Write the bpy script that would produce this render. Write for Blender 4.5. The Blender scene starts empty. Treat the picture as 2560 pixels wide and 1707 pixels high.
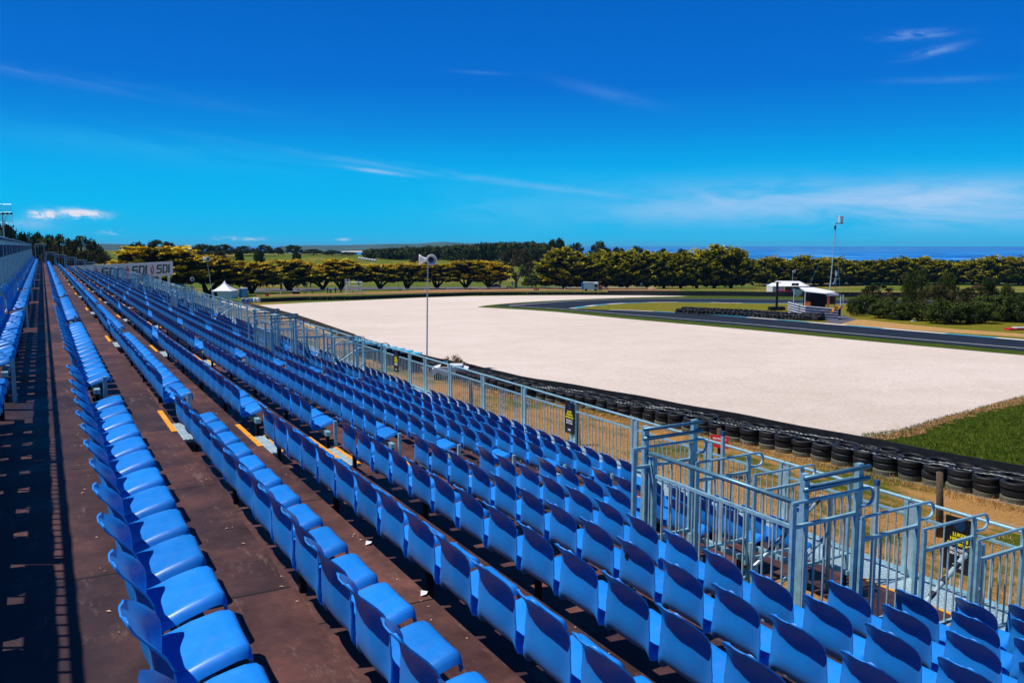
import bpy, math, random
import numpy as np
from mathutils import Vector, Matrix
R_=math.radians
HAZE=.00005
sc=bpy.context.scene
C=sc.collection
rnd=random.Random(7)
# ------------------------------------------------------------------ camera model (solved from the photograph)
F0=2090.;CX,CY=1280.,853.5
PHI=math.atan((CY-615.)/F0);TH=math.atan((CX-104.)*math.cos(PHI)/F0)
RV=np.array([math.cos(TH),-math.sin(TH),0.]);FH=np.array([math.sin(TH),math.cos(TH),0.])
FV=FH*math.cos(PHI)+np.array([0,0,-math.sin(PHI)]);UV=np.cross(RV,FV)
def proj(p):
    p=np.array(p,float);w=p@FV
    return CX+F0*(p@RV)/w,CY-F0*(p@UV)/w,w
def ray(x,y):
    d=FV+(x-CX)/F0*RV-(y-CY)/F0*UV
    return d/(d@FH)
cam=bpy.data.cameras.new('camera');co=bpy.data.objects.new('camera',cam);C.objects.link(co)
cam.sensor_width=36;cam.lens=36*F0/2560;cam.clip_start=.05;cam.clip_end=90000
co.matrix_world=Matrix(((RV[0],UV[0],-FV[0],0),(RV[1],UV[1],-FV[1],0),(RV[2],UV[2],-FV[2],0),(0,0,0,1)))
sc.camera=co
# ------------------------------------------------------------------ terrain function
def ss(a,b,x):
    t=np.clip((x-a)/(b-a),0,1);return t*t*(3-2*t)
def plane(d): return -5.4-.033*d
def terrain(x,y):
    d=x*FH[0]+y*FH[1];s=x*RV[0]+y*RV[1];t=s/np.maximum(d,1.)
    base=plane(np.clip(d,0,340))
    zf=np.interp(t,[-.6,-.45,-.35,-.23,-.12,0,.2,.4],[-6,-6.5,-5,-5.9,-9,-9.6,-12.2,-13.5])
    z=base+(zf-base)*ss(330,620,d)
    z=z+4.*ss(.37,.55,-t)*ss(120,280,d)
    z=z+(-70-z)*ss(700,1000,d)
    return z
def G(px,py):                       # image ray meets the sloping plain
    r=ray(px,py);d=(-5.4)/(r[2]+.033);return np.array([r[0]*d,r[1]*d,plane(d)])
def at(px,d,z=None):
    r=ray(px,700.);r=r/(r@FH);x,y=r[0]*d,r[1]*d
    return np.array([x,y,float(terrain(x,y)) if z is None else z])
def zat(py,d,px=1280): return float(ray(px,py)[2]*d)
# ------------------------------------------------------------------ materials
def newmat(n):
    m=bpy.data.materials.new(n);m.use_nodes=True;nt=m.node_tree;b=nt.nodes['Principled BSDF'];return m,nt,b
def ramp(nt,stops,fac):
    r=nt.nodes.new('ShaderNodeValToRGB');el=r.color_ramp.elements
    while len(el)<len(stops): el.new(.5)
    for e,(p,c) in zip(el,stops): e.position=p;e.color=(*c,1)
    nt.links.new(fac,r.inputs['Fac']);return r.outputs['Color']
def noise(nt,scale,detail=4,coord='Object',rough=.6,stretch=None,dist=0.):
    tc=nt.nodes.new('ShaderNodeTexCoord');n=nt.nodes.new('ShaderNodeTexNoise')
    n.inputs['Scale'].default_value=scale;n.inputs['Detail'].default_value=detail;n.inputs['Roughness'].default_value=rough;n.inputs['Distortion'].default_value=dist
    v=tc.outputs[coord]
    if coord=='World':pass
    if stretch:
        mp=nt.nodes.new('ShaderNodeMapping');mp.inputs['Scale'].default_value=stretch[:3]
        if len(stretch)>3: mp.inputs['Rotation'].default_value=(0,0,stretch[3])
        nt.links.new(v,mp.inputs['Vector']);v=mp.outputs[0]
    nt.links.new(v,n.inputs['Vector']);return n.outputs['Fac']
def mix(nt,a,b,f,mode='MIX'):
    m=nt.nodes.new('ShaderNodeMix');m.data_type='RGBA';m.blend_type=mode
    for s,v in ((6,a),(7,b)):
        if isinstance(v,tuple): m.inputs[s].default_value=(*v,1)
        else: nt.links.new(v,m.inputs[s])
    if isinstance(f,(int,float)): m.inputs[0].default_value=f
    else: nt.links.new(f,m.inputs[0])
    return m.outputs[2]
def bump(nt,b,h,st,dist=.02):
    n=nt.nodes.new('ShaderNodeBump');n.inputs['Strength'].default_value=st;n.inputs['Distance'].default_value=dist
    nt.links.new(h,n.inputs['Height']);nt.links.new(n.outputs[0],b.inputs['Normal'])
def solid(n,col,rough=.5,metal=0.,var=.12,scale=6,spec=.5,bmp=0.):
    m,nt,b=newmat(n)
    f=noise(nt,scale,5)
    c0=tuple(c*(1-var) for c in col);c1=tuple(min(1,c*(1+var)) for c in col)
    nt.links.new(ramp(nt,[(.3,c0),(.7,c1)],f),b.inputs['Base Color'])
    b.inputs['Roughness'].default_value=rough;b.inputs['Metallic'].default_value=metal;b.inputs['Specular IOR Level'].default_value=spec
    if bmp: bump(nt,b,noise(nt,scale*8,3),bmp)
    return m
M={}
def seatmat(n,c,rough=.33):
    m,nt,b=newmat(n)
    oi=nt.nodes.new('ShaderNodeObjectInfo')
    f=noise(nt,9,5)
    base=ramp(nt,[(.25,tuple(x*.9 for x in c)),(.6,c),(.8,tuple(min(1,x*1.05+.004) for x in c))],f)
    dust=noise(nt,55,6,rough=.75)
    dm=ramp(nt,[(.62,(0,0,0)),(.78,(1,1,1))],dust)
    dr=nt.nodes.new('ShaderNodeMath');dr.operation='MULTIPLY';dr.inputs[1].default_value=.10;nt.links.new(dm,dr.inputs[0])
    fd=noise(nt,3.1,6,rough=.7);fm=ramp(nt,[(.50,(0,0,0)),(.72,(.45,.45,.45))],fd)
    base=mix(nt,base,(.075,.215,.66),fm)
    c2=mix(nt,base,(.12,.3,.55),dr.outputs[0])
    hs=nt.nodes.new('ShaderNodeHueSaturation');nt.links.new(c2,hs.inputs['Color'])
    mr=nt.nodes.new('ShaderNodeMapRange');mr.inputs[3].default_value=.84;mr.inputs[4].default_value=1.1
    nt.links.new(oi.outputs['Random'],mr.inputs[0]);nt.links.new(mr.outputs[0],hs.inputs['Value'])
    nt.links.new(hs.outputs[0],b.inputs['Base Color'])
    rr=ramp(nt,[(.3,(rough-.06,)*3),(.75,(rough+.2,)*3)],f);nt.links.new(rr,b.inputs['Roughness'])
    b.inputs['Specular IOR Level'].default_value=.4
    bump(nt,b,noise(nt,220,2),.06,.002)
    return m
M['seat']=seatmat('blue_plastic',(.010,.225,.76))
M['steel']=solid('galvanised_steel',(.30,.54,.64),.42,.35,.22,14,.5,.05)
M['steel_pale']=solid('pale_galvanised_steel',(.42,.56,.62),.45,.35,.2,10,.5,.05)
M['tube']=solid('painted_steel_tube',(.10,.24,.33),.38,.35,.2,9,.5)
M['white']=solid('white_sheet',(.76,.78,.82),.55,0,.05,3)
M['white2']=solid('pale_paint',(.62,.66,.70),.5,0,.1,4)
M['black']=solid('black_rubber',(.012,.014,.018),.55,0,.6,3,.35,.15)
M['dark']=solid('dark_fabric_and_shade',(.012,.013,.018),.8,0,.4,5,.2)
M['yellow']=solid('yellow_nosing',(.78,.33,.02),.6,0,.25,12,.3)
M['red']=solid('red_paint',(.62,.015,.02),.45,0,.1)
M['orange']=solid('orange_paint',(.85,.14,.01),.5,0,.1)
M['signblack']=solid('black_sign_board',(.006,.007,.012),.45,0,.3)
M['ytext']=solid('yellow_lettering',(.85,.72,.0),.5,0,.02)
M['wtext']=solid('white_lettering',(.8,.82,.85),.5,0,.02)
M['ntext']=solid('dark_lettering',(.008,.012,.02),.5,0,.1)
M['blue']=solid('blue_paint',(.01,.12,.5),.4,0,.15)
M['skyblue']=solid('light_blue_paint',(.05,.4,.65),.4,0,.15)
M['navy2']=solid('dull_blue_cap',(.02,.08,.2),.6,0,.2)
M['navy']=solid('navy_shade_cloth',(.006,.03,.09),.8,0,.3,20,.2)
M['wood']=solid('weathered_timber',(.10,.075,.05),.85,0,.45,18,.2,.4)
M['bark']=solid('tree_bark',(.035,.026,.018),.9,0,.4,6,.1,.4)
M['palebark']=solid('pale_bark',(.22,.2,.17),.9,0,.4,6,.1,.4)
M['magenta']=solid('purple_paint',(.22,.0,.17),.3,0,.1)
M['glass']=solid('dark_glass',(.01,.014,.02),.1,0,.1,3,.6)
M['skin']=solid('skin',(.25,.13,.09),.6,0,.1)
M['maroon']=solid('maroon_board',(.05,.008,.02),.6,0,.2)
M['chain']=solid('chain_steel',(.07,.09,.10),.4,.5,.3,60)
M['tyrebrown']=solid('tan_tyre_wall',(.10,.10,.075),.8,0,.3,30)
M['dirt']=solid('bare_dirt',(.33,.17,.09),.95,0,.3,3,.1)
M['straw']=solid('dry_straw',(.42,.25,.09),.9,0,.35,3,.1)
def leafmat(n,a,b_,c,scale=.35):
    m,nt,b=newmat(n)
    oi=nt.nodes.new('ShaderNodeObjectInfo')
    f=noise(nt,scale,4,rough=.75)
    col=ramp(nt,[(.3,a),(.5,b_),(.68,c)],f)
    hs=nt.nodes.new('ShaderNodeHueSaturation');nt.links.new(col,hs.inputs['Color'])
    mr=nt.nodes.new('ShaderNodeMapRange');mr.inputs[3].default_value=.75;mr.inputs[4].default_value=1.2
    nt.links.new(oi.outputs['Random'],mr.inputs[0]);nt.links.new(mr.outputs[0],hs.inputs['Value'])
    nt.links.new(hs.outputs[0],b.inputs['Base Color']);b.inputs['Roughness'].default_value=.75;b.inputs['Specular IOR Level'].default_value=.15
    return m
M['tip']=leafmat('golden_sunlit_foliage',(.24,.18,.004),(.54,.38,.008),(.78,.52,.015),3.)  # sunlight on the pad tops painted into a golden leaf colour
M['tip2']=leafmat('olive_sunlit_foliage',(.08,.11,.004),(.27,.26,.006),(.66,.52,.012),3.)  # lighter upper leaves, sunlit look painted into an olive colour
M['inner']=leafmat('dark_shaded_foliage',(.006,.009,.003),(.012,.016,.004),(.022,.026,.006),3.)  # shade below the pads and inside crowns put into the colour
M['dkleaf']=leafmat('dark_evergreen_leaves',(.010,.018,.004),(.022,.036,.006),(.05,.065,.010),2.)
M['midleaf']=leafmat('mid_green_leaves',(.022,.038,.006),(.048,.074,.010),(.11,.13,.018),2.)
M['brleaf']=leafmat('brown_green_leaves',(.03,.026,.010),(.06,.05,.018),(.11,.09,.035),2.)
def groundmat():
    m,nt,b=newmat('paddock_grass')
    f1=noise(nt,.035,6,rough=.7);f2=noise(nt,1.3,5,rough=.7);f3=noise(nt,.5,8,rough=.8,stretch=(1,.25,1,-TH))
    g=ramp(nt,[(.3,(.045,.085,.006)),(.5,(.085,.13,.010)),(.7,(.17,.17,.022))],f2)
    s=ramp(nt,[(.3,(.20,.14,.03)),(.55,(.34,.21,.06)),(.8,(.46,.27,.10))],f2)
    k=ramp(nt,[(.50,(0,0,0)),(.66,(1,1,1))],f1)
    nt.links.new(mix(nt,g,s,k),b.inputs['Base Color']);b.inputs['Roughness'].default_value=.95;b.inputs['Specular IOR Level'].default_value=.1
    bump(nt,b,f3,.5,.15);return m
M['ground']=groundmat()
def nearmat():
    m,nt,b=newmat('dry_mown_grass')
    f1=noise(nt,.55,6,rough=.75,stretch=(1,.35,1,0));f2=noise(nt,14,8,rough=.8);f3=noise(nt,40,3,rough=.8,stretch=(1,.3,1,.5))
    g=ramp(nt,[(.3,(.025,.05,.003)),(.6,(.09,.12,.010)),(.8,(.22,.20,.04))],f2)
    s=ramp(nt,[(.25,(.22,.11,.03)),(.5,(.42,.23,.075)),(.75,(.62,.36,.15))],f2)
    k=ramp(nt,[(.40,(0,0,0)),(.53,(1,1,1))],f1)
    nt.links.new(mix(nt,g,s,k),b.inputs['Base Color']);b.inputs['Roughness'].default_value=.95;b.inputs['Specular IOR Level'].default_value=.1
    bump(nt,b,f3,.9,.05);return m
M['near']=nearmat()
def turfmat(n='green_turf',cols=((.022,.045,.003),(.048,.08,.004),(.12,.14,.010))):
    m,nt,b=newmat(n)
    f2=noise(nt,2.2,8,rough=.8,stretch=(1,.4,1,-.6));f3=noise(nt,18,4,rough=.8,stretch=(1,.3,1,-.6))
    nt.links.new(ramp(nt,[(.3,cols[0]),(.5,cols[1]),(.72,cols[2])],f2),b.inputs['Base Color'])
    b.inputs['Roughness'].default_value=.95;b.inputs['Specular IOR Level'].default_value=.1;bump(nt,b,f3,1.,.06);return m
M['turf']=turfmat()
M['infield']=turfmat('infield_grass',((.05,.085,.004),(.16,.15,.01),(.30,.22,.03)))
def gravelmat():
    m,nt,b=newmat('pale_gravel')
    f1=noise(nt,.05,4);f2=noise(nt,7,8,rough=.85);f3=noise(nt,30,4,rough=.9)
    f5=noise(nt,.35,6,rough=.75);a=mix(nt,ramp(nt,[(.3,(.69,.61,.55)),(.7,(.77,.70,.66))],f1),ramp(nt,[(.3,(.90,.88,.86)),(.6,(1,1,1))],f5),1.,'MULTIPLY')
    sp=ramp(nt,[(.30,(.45,.36,.30)),(.44,(.86,.82,.79)),(.6,(1,1,1))],f2)
    sp2=ramp(nt,[(.33,(.35,.25,.2)),(.40,(1,1,1))],f3)
    c=mix(nt,a,sp,1.,'MULTIPLY');c=mix(nt,c,sp2,1.,'MULTIPLY')
    nt.links.new(c,b.inputs['Base Color']);b.inputs['Roughness'].default_value=.95;b.inputs['Specular IOR Level'].default_value=.1
    f4=noise(nt,.9,5,rough=.7);bump(nt,b,mix(nt,f2,f4,.6),.9,.12);return m
M['gravel']=gravelmat()
def asphaltmat():
    m,nt,b=newmat('track_asphalt')
    f1=noise(nt,.12,5,stretch=(1,6,1,-TH));f2=noise(nt,12,4)
    nt.links.new(mix(nt,ramp(nt,[(.3,(.005,.009,.018)),(.7,(.012,.018,.032))],f1),ramp(nt,[(.3,(.8,.8,.8)),(.7,(1.2,1.2,1.2))],f2),1.,'MULTIPLY'),b.inputs['Base Color'])
    b.inputs['Roughness'].default_value=.8;b.inputs['Specular IOR Level'].default_value=.25;return m
M['asphalt']=asphaltmat()
M['road']=solid('old_asphalt',(.10,.10,.13),.9,0,.2,.3,.2)
def deckmat():
    m,nt,b=newmat('brown_film_faced_plywood')
    tc=nt.nodes.new('ShaderNodeTexCoord');sp=nt.nodes.new('ShaderNodeSeparateXYZ');nt.links.new(tc.outputs['Object'],sp.inputs[0])
    def mth(op,a,bv=None):
        n=nt.nodes.new('ShaderNodeMath');n.operation=op
        for i,v in enumerate((a,bv)):
            if v is None: continue
            if isinstance(v,(int,float)): n.inputs[i].default_value=v
            else: nt.links.new(v,n.inputs[i])
        return n.outputs[0]
    yy=mth('DIVIDE',mth('SUBTRACT',sp.outputs[1],6.77-2.3*3),2.3)
    cell=mth('FLOOR',yy);kx=mth('FLOOR',mth('DIVIDE',mth('SUBTRACT',sp.outputs[0],.30),.85))
    cb=nt.nodes.new('ShaderNodeCombineXYZ');nt.links.new(cell,cb.inputs[0]);nt.links.new(kx,cb.inputs[1])
    wn=nt.nodes.new('ShaderNodeTexWhiteNoise');nt.links.new(cb.outputs[0],wn.inputs[0])
    pan=ramp(nt,[(0,(.034,.018,.022)),(.5,(.064,.028,.026)),(1,(.092,.040,.034))],wn.outputs[0])
    st=noise(nt,1.6,7,rough=.75);sc1=noise(nt,9,8,rough=.85,stretch=(1,.25,1,.6))
    c=mix(nt,pan,ramp(nt,[(.3,(.55,.52,.55)),(.5,(1.05,1.05,1.08)),(.68,(2.1,1.8,1.7))],st),1.,'MULTIPLY')
    k=ramp(nt,[(.56,(0,0,0)),(.66,(1,1,1))],sc1)
    c=mix(nt,c,(.26,.17,.14),mth('MULTIPLY',k,.42))
    fr=mth('FRACT',yy);edge=mth('LESS_THAN',mth('ABSOLUTE',mth('SUBTRACT',fr,.5)),.4955)
    c=mix(nt,(.012,.009,.009),c,edge)
    nt.links.new(c,b.inputs['Base Color'])
    nt.links.new(ramp(nt,[(.3,(.45,)*3),(.7,(.75,)*3)],st),b.inputs['Roughness'])
    b.inputs['Specular IOR Level'].default_value=.3
    wv=nt.nodes.new('ShaderNodeTexWave');wv.inputs['Scale'].default_value=60;wv.bands_direction='DIAGONAL'
    nt.links.new(tc.outputs['Object'],wv.inputs[0]);bump(nt,b,wv.outputs[0],.15,.002);return m
M['deck']=deckmat()
def platemat():
    m,nt,b=newmat('studded_walkway_plate')
    tc=nt.nodes.new('ShaderNodeTexCoord');v=nt.nodes.new('ShaderNodeTexVoronoi');v.inputs['Scale'].default_value=16;v.inputs['Randomness'].default_value=0
    nt.links.new(tc.outputs['Object'],v.inputs[0])
    r=ramp(nt,[(.16,(.62,.72,.76)),(.30,(.34,.50,.57))],v.outputs['Distance'])
    c=mix(nt,r,ramp(nt,[(.3,(.75,.75,.75)),(.7,(1.1,1.1,1.1))],noise(nt,2.5,5)),1.,'MULTIPLY')
    nt.links.new(c,b.inputs['Base Color']);b.inputs['Roughness'].default_value=.45;b.inputs['Metallic'].default_value=.3
    h=ramp(nt,[(.12,(1,1,1)),(.3,(0,0,0))],v.outputs['Distance']);bump(nt,b,h,.6,.01);return m
M['plate']=platemat()
def seamat():
    m,nt,b=newmat('sea_water')
    f=noise(nt,.0012,8,rough=.75,stretch=(.12,1.6,1,-TH+math.pi/2+0))
    f=noise(nt,.0016,10,rough=.78)
    nt.links.new(ramp(nt,[(.36,(.0,.055,.29)),(.47,(.0,.13,.50)),(.55,(.01,.26,.68)),(.63,(.22,.5,.72))],f),b.inputs['Base Color'])
    b.inputs['Roughness'].default_value=.55;b.inputs['Specular IOR Level'].default_value=.15;return m
M['sea']=seamat()
M['farland']=solid('coastal_heath',(.05,.075,.045),.95,0,.4,.004,.1)
M['sand']=solid('beach_sand',(.6,.52,.42),.95,0,.1,.01,.1)
# ------------------------------------------------------------------ mesh helpers
class MB:
    def __init__(s): s.v=[];s.f=[];s.m=[];s.mi=0
    def add(s,vs,fs):
        o=len(s.v);s.v+= [tuple(map(float,v)) for v in vs]
        for f in fs: s.f.append([i+o for i in f]);s.m.append(s.mi)
    def box(s,c,d,rz=0,B=None):
        h=[x/2 for x in d];vs=[]
        for i in range(8):
            p=np.array([h[0]*(1 if i&1 else -1),h[1]*(1 if i&2 else -1),h[2]*(1 if i&4 else -1)])
            if rz: p=np.array([p[0]*math.cos(rz)-p[1]*math.sin(rz),p[0]*math.sin(rz)+p[1]*math.cos(rz),p[2]])
            if B is not None: p=B@p
            vs.append(p+np.array(c))
        s.add(vs,[(0,2,3,1),(4,5,7,6),(0,1,5,4),(2,6,7,3),(0,4,6,2),(1,3,7,5)])
    def bx(s,x0,x1,y0,y1,z0,z1): s.box(((x0+x1)/2,(y0+y1)/2,(z0+z1)/2),(x1-x0,y1-y0,z1-z0))
    def tube(s,pts,r,n=8,cap=True):
        pts=[np.array(p,float) for p in pts];rs=r if isinstance(r,(list,tuple)) else [r]*len(pts)
        vs=[];fs=[];prev=None
        for i,p in enumerate(pts):
            a=pts[max(i-1,0)];b=pts[min(i+1,len(pts)-1)];t=b-a;t/=max(np.linalg.norm(t),1e-9)
            if prev is None: u=np.cross(t,[0,0,1]) if abs(t[2])<.95 else np.cross(t,[1,0,0])
            else: u=prev-t*(prev@t)
            u/=max(np.linalg.norm(u),1e-9);prev=u;w=np.cross(t,u)
            for j in range(n):
                a_=2*math.pi*j/n;vs.append(p+rs[i]*(u*math.cos(a_)+w*math.sin(a_)))
        for i in range(len(pts)-1):
            for j in range(n): fs.append((i*n+j,i*n+(j+1)%n,(i+1)*n+(j+1)%n,(i+1)*n+j))
        if cap: fs.append(tuple(range(n-1,-1,-1)));fs.append(tuple((len(pts)-1)*n+j for j in range(n)))
        s.add(vs,fs)
    def lathe(s,c,prof,n=16,ax=None,cap=True):
        ax=np.array([0,0,1.]) if ax is None else np.array(ax,float)/np.linalg.norm(ax)
        u=np.cross(ax,[1,0,0]) if abs(ax[0])<.9 else np.cross(ax,[0,1,0]);u/=np.linalg.norm(u);w=np.cross(ax,u)
        vs=[];fs=[]
        for r,h in prof:
            for j in range(n):
                a=2*math.pi*j/n;vs.append(np.array(c)+ax*h+r*(u*math.cos(a)+w*math.sin(a)))
        for i in range(len(prof)-1):
            for j in range(n): fs.append((i*n+j,i*n+(j+1)%n,(i+1)*n+(j+1)%n,(i+1)*n+j))
        if cap: fs.append(tuple(range(n-1,-1,-1)));fs.append(tuple((len(prof)-1)*n+j for j in range(n)))
        s.add(vs,fs)
    def prism(s,poly,ex):              # polygon (3D points) extruded by vector
        n=len(poly);ex=np.array(ex,float);vs=[np.array(p,float) for p in poly]+[np.array(p,float)+ex for p in poly]
        s.add(vs,[tuple(range(n-1,-1,-1)),tuple(range(n,2*n))]+[(i,(i+1)%n,n+(i+1)%n,n+i) for i in range(n)])
    def build(s,name,mats,parent=None,smooth=False):
        me=bpy.data.meshes.new(name);me.from_pydata(s.v,[],s.f)
        if not isinstance(mats,(list,tuple)): mats=[mats]
        for m in mats: me.materials.append(M[m] if isinstance(m,str) else m)
        if len(mats)>1: me.polygons.foreach_set('material_index',s.m)
        if smooth: me.polygons.foreach_set('use_smooth',[True]*len(me.polygons))
        me.update();o=bpy.data.objects.new(name,me);C.objects.link(o)
        if parent: o.parent=parent
        return o
def arrmesh(name,V,Fq,mats,mi=None,parent=None,smooth=False):
    me=bpy.data.meshes.new(name);nf=len(Fq);k=Fq.shape[1]
    me.vertices.add(len(V));me.vertices.foreach_set('co',np.asarray(V,np.float32).ravel())
    me.loops.add(nf*k);me.loops.foreach_set('vertex_index',np.asarray(Fq,np.int32).ravel())
    me.polygons.add(nf);me.polygons.foreach_set('loop_start',np.arange(0,nf*k,k,dtype=np.int32));
    for m in mats: me.materials.append(M[m])
    if mi is not None: me.polygons.foreach_set('material_index',np.asarray(mi,np.int32))
    if smooth: me.polygons.foreach_set('use_smooth',np.ones(nf,bool))
    me.update(calc_edges=True);me.validate()
    o=bpy.data.objects.new(name,me);C.objects.link(o)
    if parent: o.parent=parent
    return o
def tag(o,label=None,cat=None,group=None,kind=None):
    if label: o['label']=label
    if cat: o['category']=cat
    if group: o['group']=group
    if kind: o['kind']=kind
    return o
def empty(name,loc,label,cat,group=None,rz=0.,s=1.):
    o=bpy.data.objects.new(name,None);C.objects.link(o);o.location=tuple(map(float,loc));o.rotation_euler=(0,0,rz);o.empty_display_size=.2
    if s!=1.: o.scale=(s,s,s) if not isinstance(s,tuple) else s
    return tag(o,label,cat,group)
def dup(root,loc=None,rz=None,label=None,scale=None):
    r=root.copy();C.objects.link(r)
    if loc is not None: r.location=tuple(map(float,loc))
    if rz is not None: r.rotation_euler=(0,0,rz)
    if scale is not None: r.scale=scale
    if label: r['label']=label
    for ch in root.children:
        c=ch.copy();C.objects.link(c);c.parent=r
        for g in ch.children:
            d=g.copy();C.objects.link(d);d.parent=c
    return r
def textmesh(s,size,mat,B,origin,parent=None,name='lettering',ext=.002,align='CENTER',bold=0.,shear=0.,sx=1.,thick=.002):
    cu=bpy.data.curves.new(name,'FONT');cu.body=s;cu.size=size;cu.extrude=ext;cu.align_x=align;cu.align_y='CENTER';cu.offset=bold;cu.shear=shear;cu.resolution_u=3
    t=bpy.data.objects.new(name,cu);me=bpy.data.meshes.new_from_object(t);bpy.data.objects.remove(t);bpy.data.curves.remove(cu)
    Bm=Matrix([list(B[0]),list(B[1]),list(B[2])]).transposed().to_4x4()
    me.transform(Matrix.Translation(Vector([float(x) for x in origin]))@Bm@Matrix.Diagonal((sx,1,1,1)))
    me.materials.clear();me.materials.append(M[mat]);me.name=name
    o=bpy.data.objects.new(name,me);C.objects.link(o)
    if parent: o.parent=parent
    return o
ORD=['','first','second','third','fourth','fifth','sixth','seventh','eighth','ninth','tenth','eleventh','twelfth','thirteenth','fourteenth','fifteenth','sixteenth','seventeenth','eighteenth','nineteenth']
TENS={2:'twent',3:'thirt',4:'fort',5:'fift',6:'sixt',7:'sevent',8:'eight',9:'ninet'}
def ordn(n):
    if n<20: return ORD[n]
    t,u=divmod(n,10);return TENS[t]+('ieth' if u==0 else 'y-'+ORD[u])
# ------------------------------------------------------------------ grandstand
# deck k spans X .25+.85k .. 1.10+.85k at z = -1.87-.25k (k=-1..9); blocks of 16 seats per 9.2 m, aisle between
def dz(k): return -1.87-.25*k
def sz(k): return dz(k)
BL=9.2;Y0=.94;NB=10;YEND=Y0+NB*BL-1.2
VOM=[4.61+18.4*n for n in range(5)]
def in_hole(y0,y1,k):
    return k>=6 and any(y1>v-.05 and y0<v+2.09 for v in VOM)
gs=empty('grandstand',(4.5,45,-5),'stepped temporary grandstand of brown plywood decks rising above the gravel trap','grandstand')
gs.location=(0,0,0)
YB=-6.
for k in range(-1,10):
    b=MB();x0,x1=.25+.85*k,1.10+.85*k
    spans=[(YB,YEND+1.)]
    if 6<=k<=8:
        spans=[];c=YB
        for v in VOM: spans.append((c,v-.03));c=v+2.12
        spans.append((c,YEND+1.))
    for a,e in spans:
        if k==9: b.bx(x0,x1-.02,a,e,dz(k)-.04,dz(k))
        else: b.bx(x0-.03 if k>=0 else x0-.7,x1+(.045 if k<0 else 0),a,e,dz(k)-.03,dz(k))
    b.build('deck_board','deck',gs)
    # edge bearer under each deck
    b=MB()
    for a,e in spans: b.bx(x1-.09,x1-.03,a,e,dz(k)-.16,dz(k)-.033)
    b.build('deck_bearer','steel',gs)
b=MB();b.bx(8.735,9.40,YB,YEND+1,dz(9)-.05,dz(9)-.002);b.build('walkway','plate',gs)
b=MB();b.bx(8.70,8.745,YB,YEND+1,dz(9)+.001,dz(9)+.006);b.build('walkway_edge_strip','yellow',gs)
# scaffold legs and braces below
for i in range(24):
    y=-3+4.1*i
    for x in (9.2,7.1,4.,.6):
        zt=dz(int((x-.25)//.85)) if x<8.7 else dz(9)
        b=MB();g=float(terrain(x,y));b.tube([(x,y,g),(x,y,zt-.06)],.03,6);b.build('scaffold_leg','steel',gs)
# aisle steps with yellow nosing
for n in range(0,11):
    ya=Y0+n*BL-1.2
    for k in range(0,9):
        st=MB();ny=MB();x1=1.10+.85*k
        st.bx(x1+.02,x1+.27,ya+.12,ya+1.02,dz(k)-.15,dz(k)-.122)
        for r in range(5): st.bx(x1+.04+r*.045,x1+.055+r*.045,ya+.13,ya+1.01,dz(k)-.122,dz(k)-.116)
        ny.bx(x1-.055,x1-.002,ya-.02,ya+1.22,dz(k)+.001,dz(k)+.007)
        if k>=1: ny.bx(x1+.23,x1+.275,ya+.12,ya+1.02,dz(k)-.1155,dz(k)-.111)
        a=st.build('aisle_step','steel_pale',gs);c=ny.build('nosing_strip','yellow',a)
# seat beams
for k in range(-1,10):
    b=MB();xc=.24+.85*k+.2;z=sz(k)+.30
    for n in range(NB):
        a=Y0+n*BL;e=a+8.0;segs=[(a,e)]
        if k>=6 and n%2==0:
            v=VOM[n//2];segs=[(a,v-.25),(v+2.3-.45,e)]
        for s0,e0 in segs:
            b.bx(xc-.03,xc+.03,s0-.12,e0+.12,z-.03,z+.02)
            y=s0-.06
            while y<e0+.2:
                b.mi=1;b.bx(xc-.02,xc+.02,y-.02,y+.02,sz(k),z-.031);b.mi=0;y+=1.36 if e0-s0<7 else 2.04
            b.bx(xc+.06,xc+.10,s0-.16,s0-.12,sz(k),z+.16)
    b.build('seat_beam',['steel','dark'],gs)  # steel legs coloured dark, painting in the shade under the seats
VV=[];rg0=np.random.default_rng(11)
for i in range(260):
    k=int(rg0.integers(-1,4));x=.30+.85*k+abs(rg0.normal(0,.25)) if rg0.uniform()<.4 else 1.09+.85*k-abs(rg0.normal(0,.06));x=min(x,1.09+.85*k)
    y=rg0.uniform(1.5,12);a=rg0.uniform(0,3.14);l=rg0.uniform(.004,.016);w_=l*rg0.uniform(.25,.8);c_,s_=math.cos(a),math.sin(a);z=dz(k)+.004
    VV+= [(x+c_*l,y+s_*l,z),(x-s_*w_,y+c_*w_,z+.002),(x-c_*l,y-s_*l,z),(x+s_*w_,y-c_*w_,z+.003)]
M['bits']=solid('pale_wood_splinters',(.45,.3,.22),.9,0,.5,30)
tag(arrmesh('litter',np.array(VV),np.arange(len(VV)).reshape(-1,4),['bits']),'scattered splinters and dry leaf bits on the plywood decks','litter',kind='stuff')
for i,(x,y,k,l) in enumerate(((1.93,4.55,1,'white paper scrap on the second deck, nearer one'),(1.93,5.55,1,'white paper scrap on the second deck, farther one'))):
    b=MB();z=dz(k)+.006;b.add([(x-.035,y-.02,z),(x+.0,y-.03,z+.01),(x+.03,y+.02,z+.003),(x-.01,y+.035,z+.012)],[(0,1,2,3)]);tag(b.build('paper_scrap','white'),l,'paper')
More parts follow.
